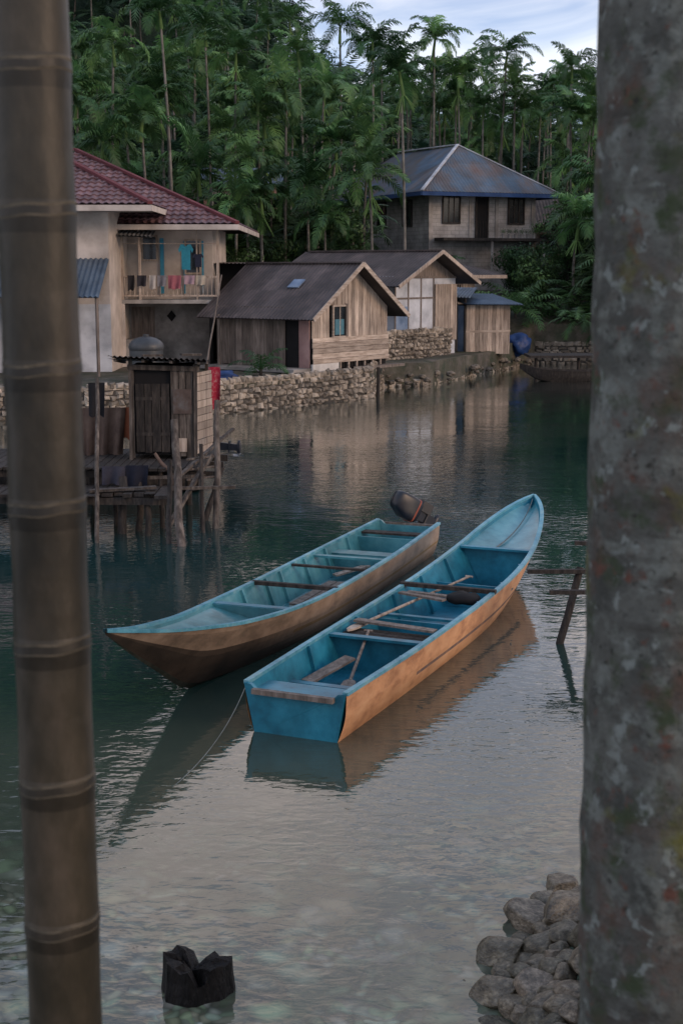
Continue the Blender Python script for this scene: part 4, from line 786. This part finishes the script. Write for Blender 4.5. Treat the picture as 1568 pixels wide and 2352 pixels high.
# ------------------------------------------------------------------ foreground bamboo and palm trunk
nodes=[4.77+.2*i for i in range(1,24)][::-1]+[4.77,4.58,4.364,4.17,3.97,3.76,3.54]+[3.54-.22*i for i in range(1,5)]
bam=M("bamboo_skin",[(.020,.018,.011),(.046,.038,.024),(.088,.070,.050)],7,(1.5,1.5,.7),rough=.5,bump=.15,spec=.4,dirt=.6)
bamn=M("bamboo_node",[(.07,.062,.045),(.17,.15,.115)],20,bump=.3)
mb=MB();n=40;prof=[]
for i in range(len(nodes)):
    z=nodes[i]; nxt=nodes[i+1] if i+1<len(nodes) else z-.2
    prof+= [(z+.014,-.0004,0),(z+.009,.0008,1),(z+.005,.0002,2),(z-.006,.0012,1),(z-.009,.0002,2),(z-.030,-.0009,0),((z+nxt)/2,-.0018,0),(nxt+.03,-.0008,0)]
vs=[]
for (z,dr_,mt) in prof:
    r=.0545+.0022*(4.2-z)*.6+dr_
    for i in range(n):
        an=2*math.pi*i/n; wv=.0010*math.sin(an*3+z*2); tilt=.003*math.cos(an)+.0012*math.sin(an*5+z*9)
        vs.append((-.419+(r+wv)*math.cos(an),2.0+(r+wv)*math.sin(an),z+(tilt if mt else 0)))
for k in range(len(prof)-1):
    mt=1 if prof[k][2]==1 else 0
    mb.add([vs[(k+a)*n+i] for a in (0,1) for i in range(n)],[(i,(i+1)%n,n+(i+1)%n,n+i) for i in range(n)],mt,.95 if mt else (1.0 if prof[k][2]==0 else .55),True)
T=thing("bamboo","thick upright grey brown bamboo stem with pale node rings","bamboo",(-.417,2.0,2.6)); mb.finish("stem",T,[bam,bamn])
lb=bpy.data.materials.new("lichen_bark"); lb.use_nodes=True; N=lb.node_tree.nodes;L=lb.node_tree.links;b=N["Principled BSDF"];b.inputs["Roughness"].default_value=.9;b.inputs["Specular IOR Level"].default_value=.15
tc=N.new("ShaderNodeTexCoord")
def NZ(sc,det=5,off=0,st=(1,1,1),dist=0):
    mp=N.new("ShaderNodeMapping"); mp.inputs["Location"].default_value=(off,off*1.3,off*.7); mp.inputs["Scale"].default_value=st; L.new(tc.outputs["Object"],mp.inputs[0])
    x=N.new("ShaderNodeTexNoise"); x.inputs["Scale"].default_value=sc;x.inputs["Detail"].default_value=det;x.inputs["Roughness"].default_value=.62; x.inputs["Distortion"].default_value=dist; L.new(mp.outputs[0],x.inputs["Vector"]); return x.outputs["Fac"]
def RG(f,a,b_):
    x=N.new("ShaderNodeMapRange");x.inputs[1].default_value=a;x.inputs[2].default_value=b_;L.new(f,x.inputs[0]);return x.outputs[0]
def MX(f,c1,c2):
    x=N.new("ShaderNodeMix");x.data_type='RGBA';L.new(f,x.inputs[0])
    if isinstance(c1,tuple):x.inputs[6].default_value=(*c1,1)
    else:L.new(c1,x.inputs[6])
    if isinstance(c2,tuple):x.inputs[7].default_value=(*c2,1)
    else:L.new(c2,x.inputs[7])
    return x.outputs[2]
c=MX(RG(NZ(12,7),.35,.65),(.062,.066,.060),(.125,.13,.118))
c=MX(RG(NZ(20,7,5),.50,.62),c,(.16,.175,.16))
c=MX(RG(NZ(15,7,9),.53,.64),c,(.052,.068,.040))
c=MX(RG(NZ(8,7,17),.54,.68),c,(.095,.064,.052))
c=MX(RG(NZ(24,6,13),.60,.69),c,(.125,.062,.047))
c=MX(RG(NZ(22,5,21,dist=.5),.60,.65),c,(.20,.225,.212))
c=MX(RG(NZ(7,6,33),.61,.72),c,(.115,.115,.03))
c=MX(RG(NZ(70,5,40),.58,.70),c,(.035,.036,.031))
c=MX(RG(NZ(3,3,50,(1,1,9)),.55,.75),c,(.06,.058,.052))
L.new(c,b.inputs["Base Color"]); bp=N.new("ShaderNodeBump");bp.inputs["Strength"].default_value=.7;bp.inputs["Distance"].default_value=.01; L.new(NZ(45,6,3),bp.inputs["Height"]);L.new(bp.outputs[0],b.inputs["Normal"])
mb=MB();n=48;vs=[];rows=120
for k in range(rows+1):
    z=2.2+k*(7.0/rows)
    for i in range(n):
        an=2*math.pi*i/n; r=.146+.0015*math.sin(z*33)+.003*noise.noise(V((math.cos(an)*2,math.sin(an)*2,z*5)))+.003*noise.noise(V((math.cos(an)*6,math.sin(an)*6,z*16)))
        vs.append((.517-(z-3.35)*.0105+r*math.cos(an)+.002*math.sin(z*1.4),2.05+r*math.sin(an),z))
mb.add(vs,[(k*n+i,k*n+(i+1)%n,(k+1)*n+(i+1)%n,(k+1)*n+i) for k in range(rows) for i in range(n)],0,1,True)
T=thing("palm_tree","thick palm trunk mottled with grey and rust lichen","palm tree",(.503,2.05,2.2)); mb.finish("trunk",T,[lb])
# ------------------------------------------------------------------ palms
def frond(mb,az,el0,Lf,droop,npair,ll,wd,mat=0,low=False,tn=None,o=V((0,0,0))):
    d=V((math.cos(az),math.sin(az),0)); side=V((-d.y,d.x,0)); p=V(o); N_=10; pts=[p.copy()];tg=[]
    for i in range(N_):
        el=el0-droop*((i+.5)/N_)**1.3; t=d*math.cos(el)+V((0,0,math.sin(el))); tg.append(t); p=p+t*(Lf/N_); pts.append(p.copy())
    tg.append(tg[-1])
    def at(s):
        f=s*N_;i=min(int(f),N_-1); return pts[i].lerp(pts[i+1],f-i),tg[i]
    tn=tn or R.uniform(.7,1.25)
    if not low:
        for i in range(N_): w=.03*(1-i/N_)+.008; mb.add([pts[i]-side*w,pts[i]+side*w,pts[i+1]+side*w*.9,pts[i+1]-side*w*.9],[(0,1,2,3)],mat,tn*1.2)
    for k in range(npair):
        s=.10+.90*(k+.5)/npair; q,t=at(s); pr=math.sin(math.pi*min(1,(.12+s*.86)))**.6
        for sd in (-1,1):
            L_=ll*pr*R.uniform(.85,1.12); up=t.cross(side)*-1
            if up.z<0: up=-up
            dr0=(side*sd*.9+t*(.45+.5*s)+up*R.uniform(-.1,.35)).normalized(); dr1=(dr0+V((0,0,-R.uniform(.6,1.3)))).normalized()
            a=q; bmid=q+dr0*L_*.5; tip=bmid+dr1*L_*.5; w=t*wd*.5
            if low: mb.add([a-w,a+w,tip],[(0,1,2)],mat,tn*R.uniform(.8,1.2))
            else: mb.add([a-w*.6,a+w*.6,bmid+w,bmid-w,tip],[(0,1,2,3),(3,2,4)],mat,tn*R.uniform(.85,1.15))
crowns=[]
for v in range(8):
    mb=MB(); nf=R.choice([11,12,13,14])
    for i in range(nf):
        t=i/(nf-1); el=1.45-1.35*t+R.uniform(-.15,.15); tn=R.uniform(.65,1.3)
        if R.random()<.10: tn=1.8
        frond(mb,i*2.399+R.uniform(-.4,.4),el,R.uniform(1.6,2.4),R.uniform(1.1,2.2),26,R.uniform(.5,.72),.08,tn=tn,o=V((0,0,.3)))
    mb.cyl((0,0,-.55),(0,0,.35),.09,.06,8,1,1)
    if v%2==0:
        for i in range(10):
            a=R.uniform(0,6.28); mb.cyl((.08*math.cos(a),.08*math.sin(a),-.55),(.4*math.cos(a),.4*math.sin(a),-.95-R.uniform(0,.3)),.03,.015,5,1,1.6)
    o=mb.finish("crown",None,[leafm,shaft],base=(0,0,0)); crowns.append(o.data); bpy.data.objects.remove(o)
trunks=[]
for v in range(4):
    mb=MB();n=8;vs=[];K=16;b1=R.uniform(-.25,.25);b2=R.uniform(-.2,.2)
    for k in range(K+1):
        z=k/K; r=(.085-.03*z)*(1+ (.4*(1-z*6) if z<.16 else 0)); cx=b1*math.sin(z*math.pi); cy=b2*math.sin(z*math.pi)
        for i in range(n): vs.append((cx+r*math.cos(6.283*i/n),cy+r*math.sin(6.283*i/n),z))
    mb.add(vs,[(k*n+i,k*n+(i+1)%n,(k+1)*n+(i+1)%n,(k+1)*n+i) for k in range(K) for i in range(n)],0,1,True)
    o=mb.finish("trunk",None,[trunkm],base=(0,0,0)); trunks.append(o.data); bpy.data.objects.remove(o)
PR=random.Random(5)
def palm(x,y,zt,s=1.0,label="slender areca palm with feathery drooping crown behind houses"):
    zb=gz(x,y)-.1; e=bpy.data.objects.new("palm_tree",None); COL.objects.link(e); e.location=(x,y,zb); e["label"]=label;e["category"]="palm tree";e["group"]="areca palms behind the houses"
    e.rotation_euler=(PR.uniform(-.03,.03),PR.uniform(-.03,.03),PR.uniform(0,6.28)); h=zt-zb-.6*s
    t=bpy.data.objects.new("trunk",PR.choice(trunks)); COL.objects.link(t); t.parent=e; t.scale=(1,1,h)
    c=bpy.data.objects.new("crown",PR.choice(crowns)); COL.objects.link(c); c.parent=e; c.location=(0,0,h); c.scale=(s,s,s*PR.uniform(.9,1.2)); c.rotation_euler=(PR.uniform(-.15,.15),PR.uniform(-.15,.15),PR.uniform(0,6))
key=[(-10.4,68,14.9,1),(-8.0,68,16.5,1),(-8.8,66,11.6,1.3),(-10.8,64.5,10.3,1.1),(-5.4,75,15.6,1.1),(-7.0,78,17.3,1.1),(-2.8,72,13.4,1.2),(-2.0,80,16.4,1.1),(-.1,90,19.4,1.1),(1.8,88,18.2,1.1),(2.95,67,13.6,1.05),(1.3,68,9.2,1.2),(5.3,90,18.6,1.1),(7.5,91,16.5,1.1),(10,91,17.9,1.1),(10.8,91,16.0,1),(13.4,88,16.6,1.05),(11.3,91,14.5,1.1),(12.8,83,13.6,1.1),(9.2,92,14.8,1.1),(7.2,95,16,1.1),(-3.9,73,12,1.2),(-6.6,70,9.6,1.3),(-1.7,70,8.8,1.2),(-3.6,68.5,8.2,1.15),(-.5,74,11.2,1.2),(13.0,84,10.8,1.1),(.6,76,12.6,1.1),(-12.5,70,13,1.1),(-9.3,74,13.2,1.2),(3.6,92,16.2,1.1),(14.6,86,14.6,1.1),(15.2,92,16.2,1),(12.4,94,15.0,1),(-.9,68,7.0,.9),(.9,72,7.6,.9),(-5.0,67,7.6,1),(-13,66,10,1.1),(8.3,98,17.5,1.1),(6.2,100,17.8,1.1),(2.8,95,18.4,1.1),(4.4,99,17.5,1.1),(-4.2,84,11.5,1.2),(-8.0,83,10.5,1.2),(-5.9,79,12.2,1.2),(-1.0,84,15,1.2),(-9,88,17,1.2)]
for k in key: palm(*k)
pos=[(k[0],k[1]) for k in key]; cnt=0;tries=0
while cnt<200 and tries<12000:
    tries+=1; y=PR.uniform(68,130); x=y*PR.uniform(-.26,.22); px=784+x/y*3200
    if y<91 and 845<px<1300: continue
    if any((x-a)**2+(y-b)**2<1.5 for a,b in pos): continue
    if -9.5<x<-3 and 89.5<y<97: continue
    lim=.166-.20*max(0,x/y) if x>0 else .166+.4*min(.2,-x/y)
    g_=gz(x,y); zt=g_+PR.uniform(4.5,13)
    if y<80: zt=g_+PR.uniform(4,12)
    if zt>4.5+lim*y: zt=4.5+lim*y-PR.uniform(0,3)
    if zt-g_<3.0: continue
    palm(x,y,zt,PR.uniform(.85,1.3)); pos.append((x,y)); cnt+=1
# ------------------------------------------------------------------ forest / undergrowth stuff (numpy)
def template(kind,seed):
    global R
    R0=R; R=random.Random(seed); mb=MB()
    if kind=="palm":
        for i in range(10): frond(mb,i*2.399,1.3-1.3*i/9+R.uniform(-.2,.2),R.uniform(1.9,2.5),R.uniform(1.3,2.0),12,.75,.16,low=True)
    else:
        for i in range(170):
            d=V([R.gauss(0,1) for _ in range(3)]).normalized(); p=d*R.uniform(.45,1.15); p.z*=.8
            a=V([R.gauss(0,1) for _ in range(3)]).normalized(); b=d.cross(a).normalized(); a=(b.cross(d)+V((0,0,-.5))).normalized(); s=R.uniform(.08,.17)
            mb.add([p-a*s,p+b*s*.5,p+a*s,p-b*s*.5],[(0,1,2),(0,2,3)],0,R.uniform(.5,1.4))
    R=R0
    tri=[];tt=[]
    for f,t in zip(mb.f,mb.t): tri.append(f);tt.append(t)
    return np.array(mb.v,dtype=np.float32),np.array(tri,dtype=np.int32),np.array(tt,dtype=np.float32)
def scatter(name,temps,items,mat,parent=None,base=(0,0,0),rs=3,**kw):
    rg=np.random.default_rng(rs); VV=[];FF=[];TT=[];o=0
    for (x,y,z,s,tn) in items:
        v,f,t=temps[rg.integers(len(temps))]; a=rg.uniform(0,6.28); c,sn=math.cos(a),math.sin(a)
        w=np.empty_like(v); w[:,0]=(v[:,0]*c-v[:,1]*sn)*s+x-base[0];w[:,1]=(v[:,0]*sn+v[:,1]*c)*s+y-base[1];w[:,2]=v[:,2]*s+z-base[2]
        VV.append(w);FF.append(f+o);TT.append(t*tn);o+=len(v)
    VV=np.concatenate(VV);FF=np.concatenate(FF);TT=np.concatenate(TT)
    me=bpy.data.meshes.new(name); me.vertices.add(len(VV)); me.vertices.foreach_set("co",VV.ravel()); me.loops.add(FF.size); me.loops.foreach_set("vertex_index",FF.ravel())
    me.polygons.add(len(FF)); me.polygons.foreach_set("loop_start",np.arange(0,FF.size,3,dtype=np.int32)); me.materials.append(mat)
    at=me.color_attributes.new("tint",'FLOAT_COLOR','CORNER'); c=np.ones((FF.size,4),dtype=np.float32); c[:,:3]=np.repeat(TT,3)[:,None]; at.data.foreach_set("color",c.ravel())
    me.update(calc_edges=True); ob=bpy.data.objects.new(name,me); COL.objects.link(ob)
    if parent is not None: ob.parent=parent
    else: ob.location=base
    for k,v in kw.items(): ob[k]=v
    return ob
tp=[template("palm",i) for i in range(5)]; tb=[template("bush",10+i) for i in range(4)]
it=[]
for i in range(2900):
    y=PR.uniform(95,190); x=y*PR.uniform(-.75,.6); 
    if -10<x<-1 and y<99: continue
    z=gz(x,y)+PR.uniform(1,6); it.append((x,y,z,PR.uniform(.9,1.8),PR.uniform(.6,1.35)))
scatter("hillside_forest",tp+tb[:1],it,leaff,kind="stuff",label="dense dark tropical forest covering the hillside",category="forest")
it=[]
for i in range(1100):
    y=PR.uniform(66,96); x=y*PR.uniform(-.3,.3); px=784+x/y*3200
    if 75<y<91 and 0<x<13: continue
    if y<91 and 850<px<1290: continue
    if -9.5<x<-3.5 and 88.5<y<97: continue
    if y<70 and x>-9 and x<2 : h=PR.uniform(0,1.5)
    else: h=PR.uniform(0,4.2)
    it.append((x,y,gz(x,y)+h,PR.uniform(.6,1.2),PR.uniform(.55,1.3)))
scatter("undergrowth",tp+tp+tb[:2],it,leafb,kind="stuff",label="tangled green undergrowth between the palm trunks",category="undergrowth")
def bushtree(x,y,r,h,label,n=60,seed=1,name="leafy_tree"):
    g_=gz(x,y); T=thing(name,label,"tree" if "tree" in name else "shrub",(x,y,g_)); rr=random.Random(seed)
    mb=MB(); mb.cyl((x,y,g_-.1),(x,y,g_+h*.6),.12,.06,8,seg=3,wob=.02)
    for k in range(5): a=rr.uniform(0,6.28); mb.cyl((x,y,g_+h*.35),(x+math.cos(a)*r*.6,y+math.sin(a)*r*.6,g_+h*rr.uniform(.55,.85)),.06,.02,6)
    mb.finish("trunk",T,[wood_dark]); it=[]
    for k in range(n):
        d=V([rr.gauss(0,1) for _ in range(3)]).normalized()*rr.uniform(.3,1)
        zz=g_+h*.5+d.z*h*.5; it.append((x+d.x*r,y+d.y*r,max(zz,g_+.2),rr.uniform(.35,.75),rr.uniform(.6,1.3)))
    scatter("crown",tb,it,leafb,parent=T,base=(x,y,g_),rs=seed)
bushtree(11.6,74,1.9,5.2,"dense dark green tree beside the quay",70,1)
bushtree(9.6,72.5,1.2,2.6,"rounded green shrub by the shed",40,2,"green_shrub")
bushtree(13.6,73,1.8,4.2,"dense dark green tree beside the quay",60,3)
bushtree(16.5,74,2.2,5.5,"dense dark green tree beside the quay",60,6)
bushtree(-4.6,64,1.5,4.6,"light green broadleaf tree behind the red roofed house",50,4)
bushtree(-2.2,65,1.5,3.8,"green shrub behind brown roofs",50,5,"green_shrub")
bushtree(.8,71,1.6,3.8,"green shrub behind brown roofs",50,7,"green_shrub")
bushtree(9.2,75.2,1.0,2.4,"green shrub below the block house balcony",40,8,"green_shrub")
def plant(x,y,z,s,label,n=9,seed=1):
    global R
    R0=R;R=random.Random(seed); T=thing("palm_plant",label,"plant",(x,y,z)); mb=MB()
    for i in range(n): frond(mb,i*2.4,1.3-1.0*i/n,1.6*s,R.uniform(1.2,1.9),16,.45*s,.06*s,o=V((x,y,z)))
    mb.finish("leaves",T,[leafm]); mb=MB(); mb.cyl((x,y,z-.2),(x,y,z+.15),.06,.05); mb.finish("stem",T,[wood_dark]); R=R0
plant(-2.75,48.6,1.1,.8,"small palm plant growing beside the porch",9,3)
plant(8.4,69.5,2.4,1.7,"broad young palm beside the shed",11,4)
plant(9.8,71,1.8,1.5,"broad young palm beside the shed",10,5)
plant(4.8,73,4.2,1.2,"young palm below the block house",10,6)
for i in range(6):
    q=f4.p(3.9+i*.38,-.95,6.185); T=thing("potted_plant","small potted plant on the concrete balcony","potted plant",q,"potted plants on the balcony")
    mb=MB(); mb.cyl(q,q+V((0,0,.22)),.08,.11,10); mb.finish("pot",T,[plaster_g])
    scatter("leaves",tb,[(q.x,q.y,q.z+.36,.2,1.2)],leafb,parent=T,base=tuple(q),rs=i)
print("done",len(bpy.data.objects))
